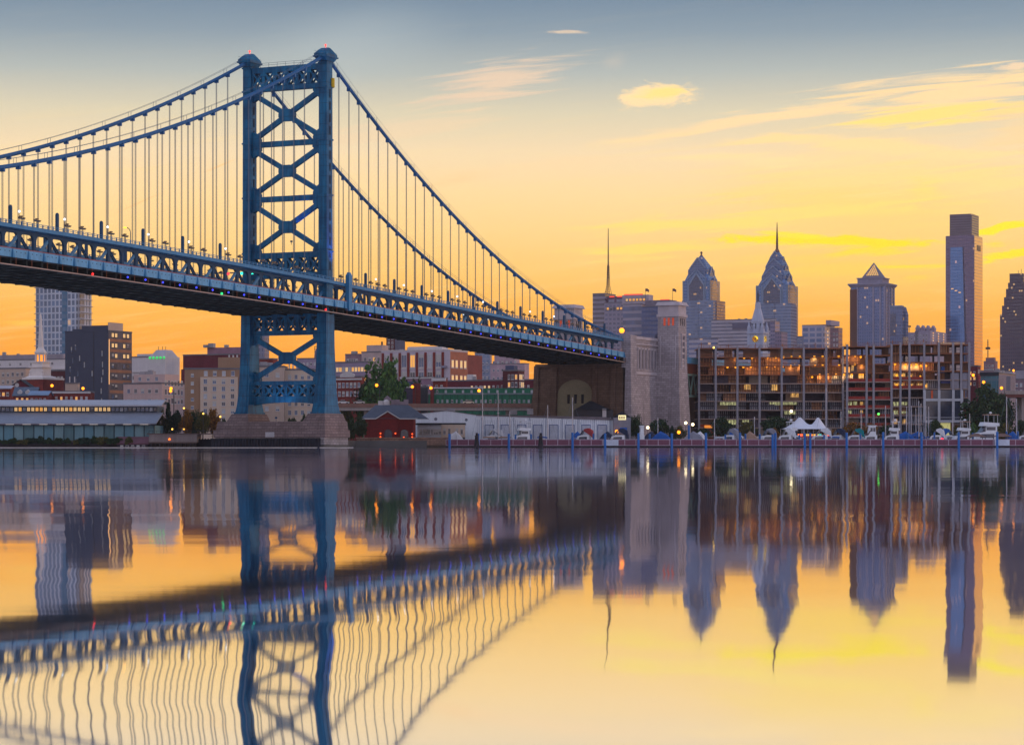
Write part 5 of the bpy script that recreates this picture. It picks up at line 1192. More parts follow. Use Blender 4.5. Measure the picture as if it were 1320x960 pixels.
# ---- low blocks at the right
t, w, d, h = bld('brown_block', 'hazy brown silhouette block between tallest tower and dark stepped tower', 1268, 1283, 1286, 466, 2300, surf('wall_sunset',(136,100,108))); windows(t,1,w-1,h-14,h-2,3,3,2,2,'d'); block(t,'crown',w*.15,w*.9,1,6,h,h+4,surf('wall_sunset',(136,100,108)))
t, w, d, h = bld('dusty_row', 'low dusty block with pale roof line beyond the big dark tree', 1255, 1292, 1296, 478, 1700, surf('wall_dustmauve',(146,124,138))); windows(t,w*.1,w*.95,h-9,h-1,8,2,1.8,2.2,'pdb'); hvac(t,w,d,h,4)
t, w, d, h = bld('red_gable_end', 'narrow red brick building lit by street lamps right of the unfinished block', 1247, 1260, 1264, 472, 1180, brickm); windows(t,.5,w-.5,h-10,h-2,2,3,1.1,1.6,'dl'); windows(t,.6,d-.4,h-11,h-.8,2,3,1.2,1.8,'pd',side=True,wpos=w); block(t,'flank_band',w,w+.15,.2,d,0,h-4,surf('red_paint',(150,36,44)))
t, w, d, h = bld('teal_glass_block', 'flat roofed teal glass block behind the big dark tree', 1264, 1287, 1309, 481, 1150, facade('teal_glass',(84,110,124),(50,104,122),5,2.6,.9,.75,.0)); block(t,'flank_wall',w-.02,w+.1,.3,d-.1,0,h-.3,surf('wall_slategrey',(128,118,132))); block(t,'flank_panel',w+.05,w+.16,d*.45,d*.68,0,h-1,surf('panel_slate',(74,84,112))); block(t,'roof_band',-.3,w+.3,-.4,0,h-1.2,h+.6,dkroof); hvac(t,w,d,h,3)
t, w, d, h = bld('white_roof_house', 'low building with bright white roof screen behind the teal glass block', 1289, 1306, 1311, 479, 1400, surf('wall_screen',(186,176,186)), 10); windows(t,1,w-1,h-5,h-1,4,1,1.4,1.6,'d')
t, w, d, h = bld('mauve_terrace_block', 'mauve terrace block with arched windows above the road overpass', 1306, 1350, 1352, 489, 1250, surf('wall_terrace',(128,106,120))); windows(t,.8,w*.8,h-8,h-1,6,2,1.3,2.0,'pdb'); block(t,'upper_storey',w*.05,w,2,8,h,h+5,surf('wall_terrace2',(150,146,160)))

# ================================================================== the unfinished concrete block
def unfinished():
    Y = 958; fh = 11.35*Y/F
    con = surf('frame_concrete', (150,144,154), .85, .16, .3, 0, .25, .4); slabm = surf('slab_concrete', (160,136,128), .9, .2, .3, 0, .2, .3)
    wood = surf('formwork_wood', (144,88,58), .8, .25, .4); dk_ = surf('core_dark', (92,82,94), .9, .25, .2)
    stud = facade('stud_wall', (118,84,68), (226,164,118), fh, .62, .32, .9, -1, gr=.8, gvar=.35)
    stud2 = facade('stud_wall_grey', (86,84,98), (168,168,178), fh, .8, .35, .85, -1, gr=.8, gvar=.35)
    dry = surf('drywall', (168,150,136), .9, .15, .3); osb = surf('sheathing_board', (138,102,82), .85, .2, .5); blue = surf('tarp_blue', (48,84,150), .6)
    room = room_mat('room_cool', (226,226,160), .75); roomw = room_mat('room_warm', (255,190,96), 1.0, .8); net = surf('safety_net', (150,54,46), .85, .25, .8)
    t = thing('unfinished_block', 'unfinished concrete apartment frame with bare floors, stud walls and rows of work lights', 'building', (xx(900,Y),Y,GZ), 0)
    px = lambda x: (x-900)*Y/F
    Z = lambda y: zz(y,Y)-GZ
    dep = 20
    # (x0, x1, forward, roof row, columns)
    wings = [(900,1088,0.0,448.5,[901,922.5,950.5,979,1007.5,1036,1065,1086.5]),
             (1088,1149,-3.0,446.5,[1090.5,1115.5,1124.5,1147.5]),
             (1149,1248.5,-3.0,444.0,[1159,1170.5,1189.5,1208.3,1226.6,1237,1247.3])]
    r = random.Random(5); parts_ = []
    for wi, (a, c, fo, yr, cols) in enumerate(wings):
        x0, x1 = px(a), px(c); top = Z(yr)
        levels = [top-k*fh for k in range(0, 11) if top-k*fh > 1.5]
        for k, z in enumerate(levels):
            MB().box(x0, x1-.01*(wi+1), fo-.45, dep, z-.42, z-.0).build('floor_slab', wood if k < 4 else slabm, t)
        for x in cols:
            b = MB(); b.box(px(x)-.42,px(x)+.42,fo-.62,fo+.3,0,top+.7); b.build('column', con, t)
        b = MB()
        for x in cols[::1]: b.box(px(x)-.35,px(x)+.35,9.0,9.7,0,top-.3)
        b.build('inner_column', dk_, t)
        b = MB(); n_ = int((x1-x0)/2.2)
        for k in range(n_+1): b.box(x0+(x1-x0)*k/n_-.05, x0+(x1-x0)*k/n_+.05, fo-.3, fo-.2, top, top+1.15)
        b.box(x0,x1,fo-.28,fo-.22,top+1.05,top+1.15).box(x0,x1,fo-.28,fo-.22,top+.5,top+.58); b.build('edge_rail', wood, t)
        for k in range(len(levels)):
            zt = levels[k]-.42; zb = levels[k+1] if k+1 < len(levels) else 0
            if zt-zb < 1: continue
            x = x0+.2
            while x < x1-1.5:
                wd = r.choice((3.2,4.5,6.0,7.5)); e = min(x+wd, x1-.2); y0 = fo+r.choice((2.2,3.6,5.2,8.6)); mt = r.random()
                if r.random() < (.25 if k < 2 else .10): x = e+.4; continue
                if k < 3: m_ = stud if mt < .66 else (osb if mt < .92 else (dk_ if mt < .96 else dry))
                elif k < 6: m_ = stud if mt < .45 else (stud2 if mt < .6 else (dry if mt < .72 else (osb if mt < .84 else dk_)))
                else: m_ = stud2 if mt < .5 else (dk_ if mt < .68 else (dry if mt < .86 else stud))
                parts_.append((y0-(e-x)*.3, x, e, y0, y0+.25, zb, zt, m_))
                if r.random() < .35:
                    parts_.append((y0+3, e-.2, e, y0-1.6, y0-.01, zb, zt, m_))
                x = e+r.choice((.05,.05,.9))
            if wi >= 1 and 3 <= k <= 8 and not (wi == 2 and k > 4):
                MB().box(x0+.3, x1-.3 if wi == 1 else px(1190), fo+.1, fo+.16, zb, zb+1.15).build('netting', net, t)
            if wi == 0 and k < 2:
                MB().box(x0+.3, x1-.3, fo+.12, fo+.2, zb+.95, zb+1.15).box(x0+.3, x1-.3, fo+.12, fo+.2, zb+.45, zb+.6).build('guard_board', wood, t)
    parts_.sort(key=lambda a: a[0])
    for a in parts_[:98]: MB().box(*a[1:7]).build('partition', a[7], t)
    ms_ = list({a[7].name: a[7] for a in parts_}.values()); b = MB()
    for a in parts_[98:]: b.box(*a[1:7], mi=[m.name for m in ms_].index(a[7].name))
    tag(b.build('partition', ms_, t), None, None, None, 'stuff')
    MB().box(px(901),px(1246),dep-.4,dep,0,Z(482)).build('rear_wall', dk_, t)
    for (xa,xb,ya,yb,m_,fo) in ((929,950,517.8,522,room,0),(1000,1007,517.8,522,room,0),(993,1000,517.8,521,room,0),(1010,1028,517.8,521.5,room,0),(1012,1026,529.5,534,room,0),(938,950,541,547,room,0),(957,966,541,544,room,0),
                         (1151,1158,518,523,room,-3),(1161,1169,518,522,room,-3),(1151,1157,529,534,room,-3),(1161,1169,530,533,room,-3),(1093,1098,517.5,523,room,-3),(1100,1104,517.5,523,room,-3),(1108,1112,518,523,roomw,-3),(1093,1097,529,533,room,-3),(1108,1112,529,532,roomw,-3),
                         (1151,1158,481,488,roomw,-3),(1160,1166,481,488,roomw,-3),(1172,1176,482,488,roomw,-3),(1152,1158,493.5,499,roomw,-3),(1160,1165,493.5,499,roomw,-3),(1172,1177,494,499,roomw,-3),(1181,1188,494,499,roomw,-3),(1191,1195,494,500,roomw,-3),
                         (1150,1156,540,546,roomw,-3),(1163,1168,540,546,roomw,-3),(1097,1100,471,478,roomw,-3),(1106,1113,482,488,roomw,-3),(960,968,494,502,roomw,0),(995,1003,494,503,roomw,0),(1020,1030,505,512,roomw,0)):
        MB().box(px(xa),px(xb),fo+1.9,fo+2.05,Z(yb),Z(ya)).build('lit_room', m_, t)
    MB().box(px(908),px(921),-.5,-.3,Z(551.5),Z(548)).build('lit_awning', glow('awning_orange',(255,150,50),.6), t)
    MB().box(px(901),px(930),.6,.8,0,Z(547)).build('orange_hoarding', surf('hoarding_rust',(150,70,44)), t)
    # glazed white bay, part of the lower front that is already closed
    wf = surf('bay_white', (184,184,194), .6, .1, .3); gb = MB(); fo = -3.7
    for x in (1189.6,1208.3,1226.6,1237.5): gb.box(px(x)-.5,px(x)+.5,fo-.4,fo,Z(543),Z(503))
    for y in (515.5,543.0): gb.box(px(1189.6)-.5,px(1237.5)+.5,fo-.42,fo-.02,Z(y)-.5,Z(y)+.5)
    gb.box(px(1189.6),px(1237.5),fo-.3,fo,Z(538.5),Z(537.8))
    bay = gb.build('glazed_bay', wf, t)
    for (xa,xb) in ((1190.8,1207),(1209.6,1225.4),(1227.9,1236.4)):
        for (ya,yb) in ((503,514.4),(516.6,541.8)): MB().box(px(xa),px(xb),fo+.1,fo+.2,Z(yb),Z(ya)).build('window', glass_d, bay)
    MB().box(px(1209),px(1223),fo+.2,fo+.4,0,Z(545)).build('lit_lobby', glow('lobby_pale',(214,206,130),.42), t)
    MB().box(px(1198),px(1200.5),fo-.1,fo+.05,Z(513.5),Z(503.5)).build('orange_panel', surf('panel_orange',(200,84,44)), t)
    MB().box(px(1212),px(1216.5),-2.0,0,Z(480.5),Z(472.5)).build('blue_tarp', blue, t); MB().box(px(1239),px(1247),-3.9,-3.7,Z(538),Z(535)).build('red_banner', surf('banner_red',(190,40,50)), t)
    MB().box(px(1212),px(1224),-2,0,Z(494),Z(489)).build('blue_tarp', surf('tarp_indigo',(70,76,140),.6), t)
    for x in (1230,1241): MB().box(px(x)-2.0,px(x)+2.0,-2.9,-2.6,Z(503),Z(481)).build('panel_wall', surf('panel_grey',(150,146,160),.8), t)
    MB().box(px(1214),px(1245),2,10,Z(443.9),Z(441)).build('roof_shed', surf('shed_cream',(210,180,150)), t)
    for (x,y0) in ((905,441),(940,443),(975,442),(1010,443),(1052,441),(1099,438),(1120,440),(1152,438),(1170,439),(1192,437),(1210,439)):
        MB().box(px(x)-.12,px(x)+.12,3,3.24,Z(449),Z(y0)).box(px(x)-.9,px(x)+.9,3,3.2,Z(y0+2.6),Z(y0+2.2)).build('prop', wood, t)
    # work lights, hung from the slabs: separate lamps
    wl = thing('work_light', 'small caged work light glowing amber under a bare concrete floor slab', 'work light', (0,0,0), 0, 'work lights hung along the open floors')
    MB().tube((0,0,.3),(0,0,.9),.05).box(-.22,.22,-.22,.22,.28,.4).build('hanger', frame_d, wl)
    MB().ball((0,0,0),.45,7).build('bulb', glow('bulb_amber',(255,168,30),1.25), wl)
    P = [(392,230),(447,232),(505,232),(620,230),(677,230),(735,228),(792,226),(852,225),(958,224),(1018,223),(1135,222),
         (326,300),(385,300),(441,299),(497,298),(612,296),(671,294),(729,294),(787,292),(848,291),(962,290),(1019,288),(1138,287),(1199,285),
         (942,372),(997,356),(1057,355),(1115,354),(1175,355),(1233,352)]
    P = [(880+a/5.645, 420+b/5.645) for a, b in P]+[(1090+a/5.648, 420+b/5.648) for a, b in ((15,230),(68,218),(110,226),(68,280),(118,282),(360,280),(400,280),(437,282),(475,286),(515,282),(548,290),(587,290),(48,350),(105,352),(125,352),(372,358),(408,360),(472,366),(543,368),(372,430),(405,432),(475,434),(582,436))]
    for i, (a, y) in enumerate(P):
        fo = 1.2 if a < 1088 else -1.8
        o = wl if i == 0 else copy_tree(wl); Y2 = Y+fo; o.location = (xx(a,Y2), Y2, zz(y,Y2))
        if True:
            l = bpy.data.lights.new('bulb_light','POINT'); l.energy = 120; l.color = (1,.55,.16); l.shadow_soft_size = .4
            lo = link('bulb_light', l, o, (0,.4,-1.0)); lo.visible_glossy = False
unfinished()

# ================================================================== trees
def crown_mesh(kind, seed, mat, n=1700):
    r = random.Random(seed); b = MB(); cl = []
    if kind == 'conifer':
        for k in range(60):
            h_ = r.random()**1.15; rad = .24*(1-h_)+.015; a = r.random()*6.28; cl.append((rad*math.cos(a)*.75, rad*math.sin(a)*.75, .1+.88*h_, .06+.09*(1-h_)))
    elif kind == 'bush':
        for k in range(22):
            a = r.random()*6.28; q_ = r.random()**.5*.42; cl.append((q_*math.cos(a), q_*math.sin(a), .12+r.random()*.62*(1-q_), .17))
    else:
        for k in range(64):
            while True:
                v = Vector((r.uniform(-1,1), r.uniform(-1,1), r.uniform(-1,1)))
                if .5 < v.length < 1 and v.z > -.85: break
            v = v*(1+.24*r.uniform(-1,1)); lowz = .56+v.z*.36
            cl.append((v.x*.36, v.y*.36, lowz, r.uniform(.10,.17)))
    L = .046 if kind != 'bush' else .06
    for k in range(n):
        c = cl[k % len(cl)]; d = Vector((r.gauss(0,1), r.gauss(0,1), r.gauss(0,.8))); d = d.normalized()*(r.random()**.5)*c[3]
        p = Vector(c[:3])+d; u = Vector((r.gauss(0,1),r.gauss(0,1),r.gauss(0,.6))).normalized(); w_ = u.orthogonal().normalized()
        w_ = (Matrix.Rotation(r.random()*6.28,3,u) @ w_); s = L*r.uniform(.6,1.35); x_ = u.cross(w_)
        b.add([p-w_*s*.5-x_*s*.2, p+w_*s*.1-x_*s*.5, p+w_*s*.6, p+w_*s*.1+x_*s*.5, p-w_*s*.5+x_*s*.2],[(0,1,2,3,4)])
    return b.mesh('crown', mat)
def trunk_mesh(kind, seed):
    r = random.Random(seed); b = MB(); bark = surf('bark', (84,70,62), .95, .3, 4)
    b.tube((0,0,0),(.01,0,.45 if kind != 'conifer' else .9),.03,.014 if kind != 'conifer' else .005,7)
    if kind == 'broad':
        for k in range(7):
            a = r.random()*6.28; z0 = r.uniform(.2,.45); b.tube((0,0,z0),(.24*math.cos(a),.24*math.sin(a),z0+r.uniform(.2,.4)),.013,.004,5)
    return b.mesh('trunk', bark)
LM = {'dark': leafmat('leaf_dark',(34,52,34),(58,78,46)), 'mid': leafmat('leaf_mid',(44,78,38),(84,116,56)), 'olive': leafmat('leaf_olive',(56,64,36),(108,96,44)),
      'autumn': leafmat('leaf_autumn',(96,66,32),(160,110,40)), 'pine': leafmat('leaf_pine',(28,46,38),(48,70,52))}  # autumn tone also carries the light on the amber and golden lit plants
PROTO = {}
def tree(kind, leaf, px, ytop, hw, Y, label, name=None, zb=GZ, group=None, seed=1, cat='tree'):
    k = (kind, leaf, seed)
    if k not in PROTO: PROTO[k] = (crown_mesh(kind, seed*7+len(kind), LM[leaf], 5200 if hw > 15 else 3600), trunk_mesh(kind, seed))
    H = zz(ytop,Y)-zb; Wd = hw*Y/F/{'broad':.40,'conifer':.22,'bush':.5}[kind]
    t = thing(name or {'broad':'broadleaf_tree','conifer':'conifer_tree','bush':'shrub'}[kind], label, 'shrub' if kind == 'bush' and cat == 'tree' else cat, (xx(px,Y),Y,zb), rnd.random()*6.28, group)
    H /= {'broad':1.0,'conifer':1.0,'bush':.86}[kind]
    link('crown', PROTO[k][0], t, None, 0, (Wd,Wd,H)); link('trunk', PROTO[k][1], t, None, 0, (Wd*.8 if kind!='conifer' else Wd*1.6,)*2+(H,))
    return t
Q = 'quay trees between the pier shed and the bridge pier'
for i,(kind,leaf,px_,yt,hw,Y,lb) in enumerate([
 ('broad','olive',206,528,9,770,'rounded olive tree at the end of the pier shed roof'),
 ('conifer','pine',217,520,6,768,'tallest slim dark conifer of the quay row by the pier shed'),
 ('broad','pine',228,527,8,772,'dark rounded tree beside the tall conifer in the quay row'),
 ('broad','autumn',240,528,8,768,'amber autumn tree under the pale street light in the quay row'),
 ('broad','dark',251,530,9,774,'dark green tree between the amber trees of the quay row'),
 ('broad','olive',261,529,9,766,'wide olive tree in front of the tan apartment slab'),
 ('broad','autumn',274,527,8,770,'amber leaved tree nearest the stone bridge pier'),
 ('bush','pine',285,531,7,775,'small dark bush touching the stone bridge pier'),
 ('bush','dark',452,534,9,812,'dark shrub tucked against the bridge pier beside the restaurant'),
 ('broad','dark',463,538,10,818,'low dark tree between the bridge pier and red brick restaurant'),
 ('broad','mid',494,468,31,975,'large dark spreading tree left of the white and brick apartment house'),
 ('broad','dark',474,484,15,985,'dark tree leaning out from the large spreading tree'),
 ('broad','mid',503,488,14,955,'bright green rounded tree in front of the large spreading tree'),
 ('bush','mid',478,507,14,950,'green shrub above the roof of the red brick restaurant'),
 ('bush','olive',448,512,9,952,'olive shrub beside the parked cars right of the tower leg'),
 ('broad','dark',538,489,9,1040,'small dark tree behind the timbered studio'),
 ('broad','dark',820,536,9,885,'dark rounded tree at the foot of the anchorage side wall'),
 ('broad','dark',851,539,13,890,'wide dark tree under the near granite pylon'),
 ('conifer','pine',866.5,549,4,884,'tiny pointed conifer under the near granite pylon'),
 ('broad','olive',877,549,8,886,'small olive tree beside the lamps under the near granite pylon'),
 ('broad','dark',908,551,9,900,'low dark tree before the orange hoarding of the unfinished block'),
 ('broad','dark',932,538,14,905,'round dark tree before the lower floors of the unfinished block'),
 ('broad','olive',965,544,11,900,'dull green tree between two dark ones before the unfinished block'),
 ('broad','dark',1000,535,18,905,'wide dark tree left of the white tent'),
 ('bush','autumn',997,548,8,892,'amber lit shrub beside the white tent'),
 ('bush','autumn',1073,549,10,895,'amber shrub just right of the white tent'),
 ('broad','autumn',1100,543,14,900,'golden lit tree spray right of the white tent'),
 ('broad','autumn',1121,546,9,902,'smaller golden lit tree behind the pilothouse boat'),
 ('broad','dark',1143,547,9,900,'dark low tree left of the cluster of masts'),
 ('broad','dark',1205,540,11,900,'dark rounded tree in front of the glazed white bay'),
 ('bush','olive',1236,545,9,905,'olive hedge shrub at the foot of the glazed white bay'),
 ('broad','dark',1268,497,27,925,'big dark full tree right of the unfinished block'),
 ('broad','dark',1292,505,15,930,'dark tree merging into the big full tree beside the road overpass'),
 ('bush','mid',1257,540,9,890,'green shrub at the foot of the big dark tree'),
 ('bush','olive',1288,539,17,890,'wide olive shrub behind the large flybridge yacht'),
 ('broad','dark',1316,540,9,895,'dark low tree at the far right edge'),
 ('bush','dark',322,531,6,800,'small shrub seen above the pier near the left tower leg'),
 ('bush','dark',376,529,7,800,'small shrub seen above the pier between the tower legs'),
 ('bush','dark',392,530,6,800,'small shrub beside another one between the tower legs')]):
    tree(kind, leaf, px_, yt, hw, Y, lb, seed=1+i % 3)
for i in range(16):
    tree('bush', rnd.choice(('dark','olive','pine')), -6+i*11.5+rnd.uniform(-3,3), rnd.uniform(560,565.5), rnd.uniform(5,9), 741+rnd.uniform(0,2), 'low scrubby bush growing on the quay edge below the teal panels', 'quay_bush', 1.0, 'bushes along the quay below the pier shed', 1+i%3, 'bush')

# ================================================================== marina
def floating_dock():
    Y = 800; x0, x1 = xx(575,Y), xx(1400,Y); L = x1-x0
    t = thing('floating_dock', 'long floating dock with maroon wave screen panels in pale frames', 'dock', (x0,Y,0), 0)
    MB().box(0,L,.35,3.5,-.4,.75).build('pontoon', surf('pontoon_dark',(48,42,46),.9), t)
    MB().box(0,L,.5,2.2,.75,.95).build('deck', surf('pier_deck',(92,72,66)), t)
    sc = surf('screen_maroon',(112,66,84),.75,.18,.4,0,.3,.5); n_ = int(L/3.75)
    for k in range(min(n_,99)): MB().box(k*3.75+.1,k*3.75+3.65,.05,.15,.75,2.55).build('screen_panel', sc, t)
    b = MB(); b.box(0,L,-.02,.2,2.55,2.75).box(0,L,-.02,.22,.6,.78)
    for k in range(n_+1): b.box(k*3.75-.1,k*3.75+.1,-.04,.2,.6,2.75)
    b.build('frame', surf('screen_frame',(170,150,164),.6), t)
    for a in (.246,.857): MB().box(L*a,L*a+5,-.3,-.06,.6,2.6).build('notice_panel', surf('notice_white',(186,190,204)), t)
floating_dock()
bluep = surf('pile_blue', (14,92,164), .5, .15, .4, 0, .4, .3)
PM = MB().tube((0,0,-2),(0,0,1),.0,.0,3)
def pile_mesh(): 
    b = MB(); b.tube((0,0,-.3),(0,0,1),1,1,10); return b.mesh('pile', [bluep])
pmesh = pile_mesh(); capm = MB().lathe([(1.06,-.02),(1.06,0),(.1,.05)],10).mesh('cap', surf('cap_blue',(30,110,180),.5))
for i, (px_, yt, thick) in enumerate([(579.5,559,1),(616.5,559,1),(656,559,1),(664.5,560,0),(684.5,559.5,0),(738,557.5,1),(765,559,0),(780,558.5,1),(823,558.5,1),(837.5,559.5,0),(866,558.5,1),(888,548,0),(910,558,1),(935,560,0),(954,558,1),(961,559,0),(979.5,559.5,0),(996,560,1),(999.5,558,1),(1030.5,560,0),(1037.5,558.5,1),(1044.5,558,1),(1062.5,560,0),(1091.5,557.5,1),(1109,558.5,0),(1138.5,557,1),(1170,559,0),(1188,557,1),(1204.5,557.5,0),(1236,557,1),(1254,558,0),(1285.5,556.5,1),(1297.5,556,0),(1312,556,0)]):
    Y = 797.5 if thick else 806; r_ = .42 if thick else .34
    t = thing('mooring_pile', 'blue painted round mooring pile along the floating dock', 'mooring pile', (xx(px_,Y),Y,-1), 0, 'blue mooring piles of the marina')
    H = zz(yt,Y)+1
    link('shaft', pmesh, t, None, 0, (r_,r_,H)); link('cap', capm, t, (0,0,H), 0, (r_,r_,1.2))
for px_, lb in ((614.5,'dark clustered timber dolphin in front of the sailboats'),(697,'dark clustered timber dolphin before the white warehouse doors')):
    Y = 796; t = thing('timber_dolphin', lb, 'dolphin', (xx(px_,Y),Y,0), 0)
    for a in range(6): MB().tube((.75*math.cos(a*1.05),.75*math.sin(a*1.05),-1),(.3*math.cos(a*1.05),.3*math.sin(a*1.05),zz(561,Y)+(a%3)*.4),.3,.24,7).build('pile', qw, t)
    MB().lathe([(.7,3.6),(.7,3.9)],8).build('binding', frame_d, t)
hullw = surf('hull_white',(214,214,220),.35,.06,.4,0,.5); hulld = surf('hull_trim',(52,60,90),.4); wsm = glass_d
canv = {'blue': surf('canvas_blue',(28,84,160),.8,.15,.8), 'teal': surf('canvas_teal',(20,124,130),.8,.15,.8), 'white': surf('canvas_white',(206,206,214),.8,.1,.8), 'navy': surf('canvas_navy',(34,44,72),.8), 'red': surf('canvas_red',(150,50,56),.8), 'tan': surf('canvas_tan',(160,128,110),.8), 'grey': surf('canvas_grey',(130,130,144),.8)}
def hull(b, L, B, H, mi=0):
    S = [(-.5,.78,.0),(-.3,.95,.0),(0,1.0,.0),(.2,.94,.05),(.36,.66,.12),(.46,.3,.2),(.5,.03,.26)]; vs = []
    for u, k, sh in S:
        w_ = B/2*k; z1 = H*(1+sh*.8); vs += [(u*L,-w_,z1),(u*L,-w_*.86,H*.35),(u*L,-w_*.3,-.3),(u*L,w_*.3,-.3),(u*L,w_*.86,H*.35),(u*L,w_,z1)]
    fs = [(i*6+j,i*6+j+1,(i+1)*6+j+1,(i+1)*6+j) for i in range(len(S)-1) for j in range(5)]+[(i*6+5,i*6,(i+1)*6,(i+1)*6+5) for i in range(len(S)-1)]+[tuple(range(6)),tuple(range(len(vs)-6,len(vs)))]
    return b.add(vs, fs, mi)
def rails(b, L, B, H):
    for s in (-1,1):
        P_ = [(u*L, s*B/2*k, H*(1+sh)+.8) for u,k,sh in ((-.1,.95,.03),(.2,.88,.06),(.36,.6,.1),(.48,.12,.2))]
        for a, c in zip(P_,P_[1:]): b.beam(a,c,.06,.06)
        for a in P_: b.beam((a[0],a[1],a[2]-.8),a,.05,.05)
    return b
def boat(kind, px_, Y, L, rz, label, cv='blue', name=None, k=1.0, yt=None):
    B, H = L*.34, 1.35*k
    t = thing(name or {'cruiser':'cabin_cruiser','fly':'flybridge_cruiser','cover':'covered_boat','pilot':'pilothouse_boat','sail':'sailboat'}[kind], label, 'boat', (xx(px_,Y),Y,0), R(rz))
    hull(MB(), L, B, H).build('hull', hullw, t)
    st = MB(); 
    hull(st, L*1.004, B*1.012, H*.96); 
    if kind in ('cruiser','fly','pilot'):
        cb_ = MB(); cb_.prism([(-.30*L,H-.05),(.30*L,H+.1),(.22*L,H+1.0*k),(.05*L,H+1.25*k),(-.30*L,H+1.25*k)],-B*.36,B*.36,'y'); cb_.build('cabin', hullw, t)
        MB().prism([(.08*L,H+1.2*k),(.16*L,H+1.0*k),(.02*L,H+2.2*k),(-.04*L,H+2.2*k)],-B*.33,B*.33,'y').build('windshield', wsm, t)
        for s in (-1,1): MB().prism([(-.2*L,H+.45),(.18*L,H+.5),(.14*L,H+.85*k),(-.2*L,H+.9*k)],s*B*.36-.03,s*B*.36+.03,'y').build('cabin_window', wsm, t)
        rails(MB(), L, B, H).build('bow_rail', surf('rail_steel',(180,180,188),.3,.05,1,.8), t)
    if kind == 'cruiser':
        MB().prism([(-.36*L,H+1.1*k),(-.04*L,H+2.15*k),(-.06*L,H+2.5*k),(-.24*L,H+2.7*k),(-.40*L,H+2.2*k),(-.46*L,H+.9)],-B*.38,B*.38,'y').build('canopy', canv[cv], t)
    if kind == 'fly':
        MB().box(-.28*L,.02*L,-B*.33,B*.33,H+1.25*k,H+2.2*k).prism([(-.34*L,H+2.2*k),(.10*L,H+2.2*k),(.06*L,H+2.85*k),(-.34*L,H+2.7*k)],-B*.36,B*.36,'y').build('flybridge', hullw, t)
        for s in (-1,1): MB().box(-.24*L,0,s*B*.33-.03,s*B*.33+.03,H+1.5*k,H+2.05*k).build('cabin_window', wsm, t)
        b = MB()
        for u in (-.3,-.05):
            for s in (-1,1): b.beam((u*L,s*B*.3,H+2.7*k),(u*L,s*B*.28,H+4.0*k),.1,.1)
        b.build('arch', hullw, t); MB().box(-.34*L,.0,-B*.32,B*.32,H+4.0*k,H+4.15*k).build('bimini', canv[cv], t)
        MB().lathe([(.5,0),(.55,.25),(.3,.5),(.02,.6)],10,(-.16*L,0,H+4.3*k)).box(-.16*L-.1,-.16*L+.1,-.1,.1,H+4.1*k,H+4.4*k).build('radar', hullw, t)
    if kind == 'pilot':
        b = MB(); b.frus((-.26*L,.1*L,-B*.32,B*.32),(-.24*L,.03*L,-B*.29,B*.29),H+1.2*k,H+3.1*k).box(-.28*L,.07*L,-B*.34,B*.34,H+3.1*k,H+3.3*k); b.build('pilothouse', hullw, t)
        for s in (-1,1):
            for u in (-.17,-.05): MB().box(u*L-.45,u*L+.3,s*B*.325-.04,s*B*.325+.04,H+2.0*k,H+2.8*k).build('pilothouse_window', wsm, t)
        MB().tube((-.1*L,0,H+3.3*k),(-.1*L,0,H+5.0*k),.07).box(-.1*L-.5,-.1*L+.5,-.06,.06,H+4.3*k,H+4.4*k).build('aerial', frame_d, t)
    if kind == 'cover':
        N = 6; P_ = [(-.48,.5),(-.3,1.35*k),(-.02,2.1*k),(.18,1.4*k),(.4,.45),(.48,.25)]; vs = []
        for u, z in P_: vs += [(u*L,-B*.5*(1-abs(u)*.6),H*1.0),(u*L,-B*.26,H+z*.8),(u*L,0,H+z),(u*L,B*.26,H+z*.8),(u*L,B*.5*(1-abs(u)*.6),H*1.0)]
        MB().add(vs,[(i*5+j,i*5+j+1,(i+1)*5+j+1,(i+1)*5+j) for i in range(5) for j in range(4)]+[tuple(range(5)),tuple(range(25,30))]).build('cover', canv[cv], t)
        b = MB()
        for u in (-.3,-.02): b.beam((u*L,-B*.5,H),(u*L,-B*.5,H+1.4*k),.07,.07)
        b.build('cover_pole', frame_d, t)
    if kind == 'sail':
        MB().frus((-.2*L,.2*L,-B*.3,B*.3),(-.18*L,.14*L,-B*.24,B*.24),H,H+.7).build('cabin', hullw, t)
        for s in (-1,1): MB().box(-.12*L,.08*L,s*B*.285-.03,s*B*.285+.03,H+.2,H+.5).build('cabin_window', wsm, t)
        mh = zz(yt,Y)
        ms = surf('mast_alloy',(178,176,186),.4,.08,1,.3)
        MB().tube((.06*L,0,H),(.06*L,0,mh),.17,.12,8).box(.06*L-.04,.06*L+.04,-1.2,1.2,mh*.6,mh*.6+.1).build('mast', ms, t)
        MB().tube((.06*L,0,H+1.7),(-.42*L,0,H+1.9),.09,.08,6).build('boom', ms, t)
        MB().path([(.04*L,0,H+2.0),(-.1*L,0,H+2.15),(-.3*L,0,H+2.15),(-.41*L,0,H+2.05)],.24,7).build('furled_sail', canv[cv], t)
        b = MB()
        for a in ((.5*L,0,H*1.2),(-.5*L,0,H),(0,B*.5,H),(0,-B*.5,H)): b.beam((.06*L,0,mh-.3),a,.05,.05)
        b.build('stays', ropem, t)
    return t
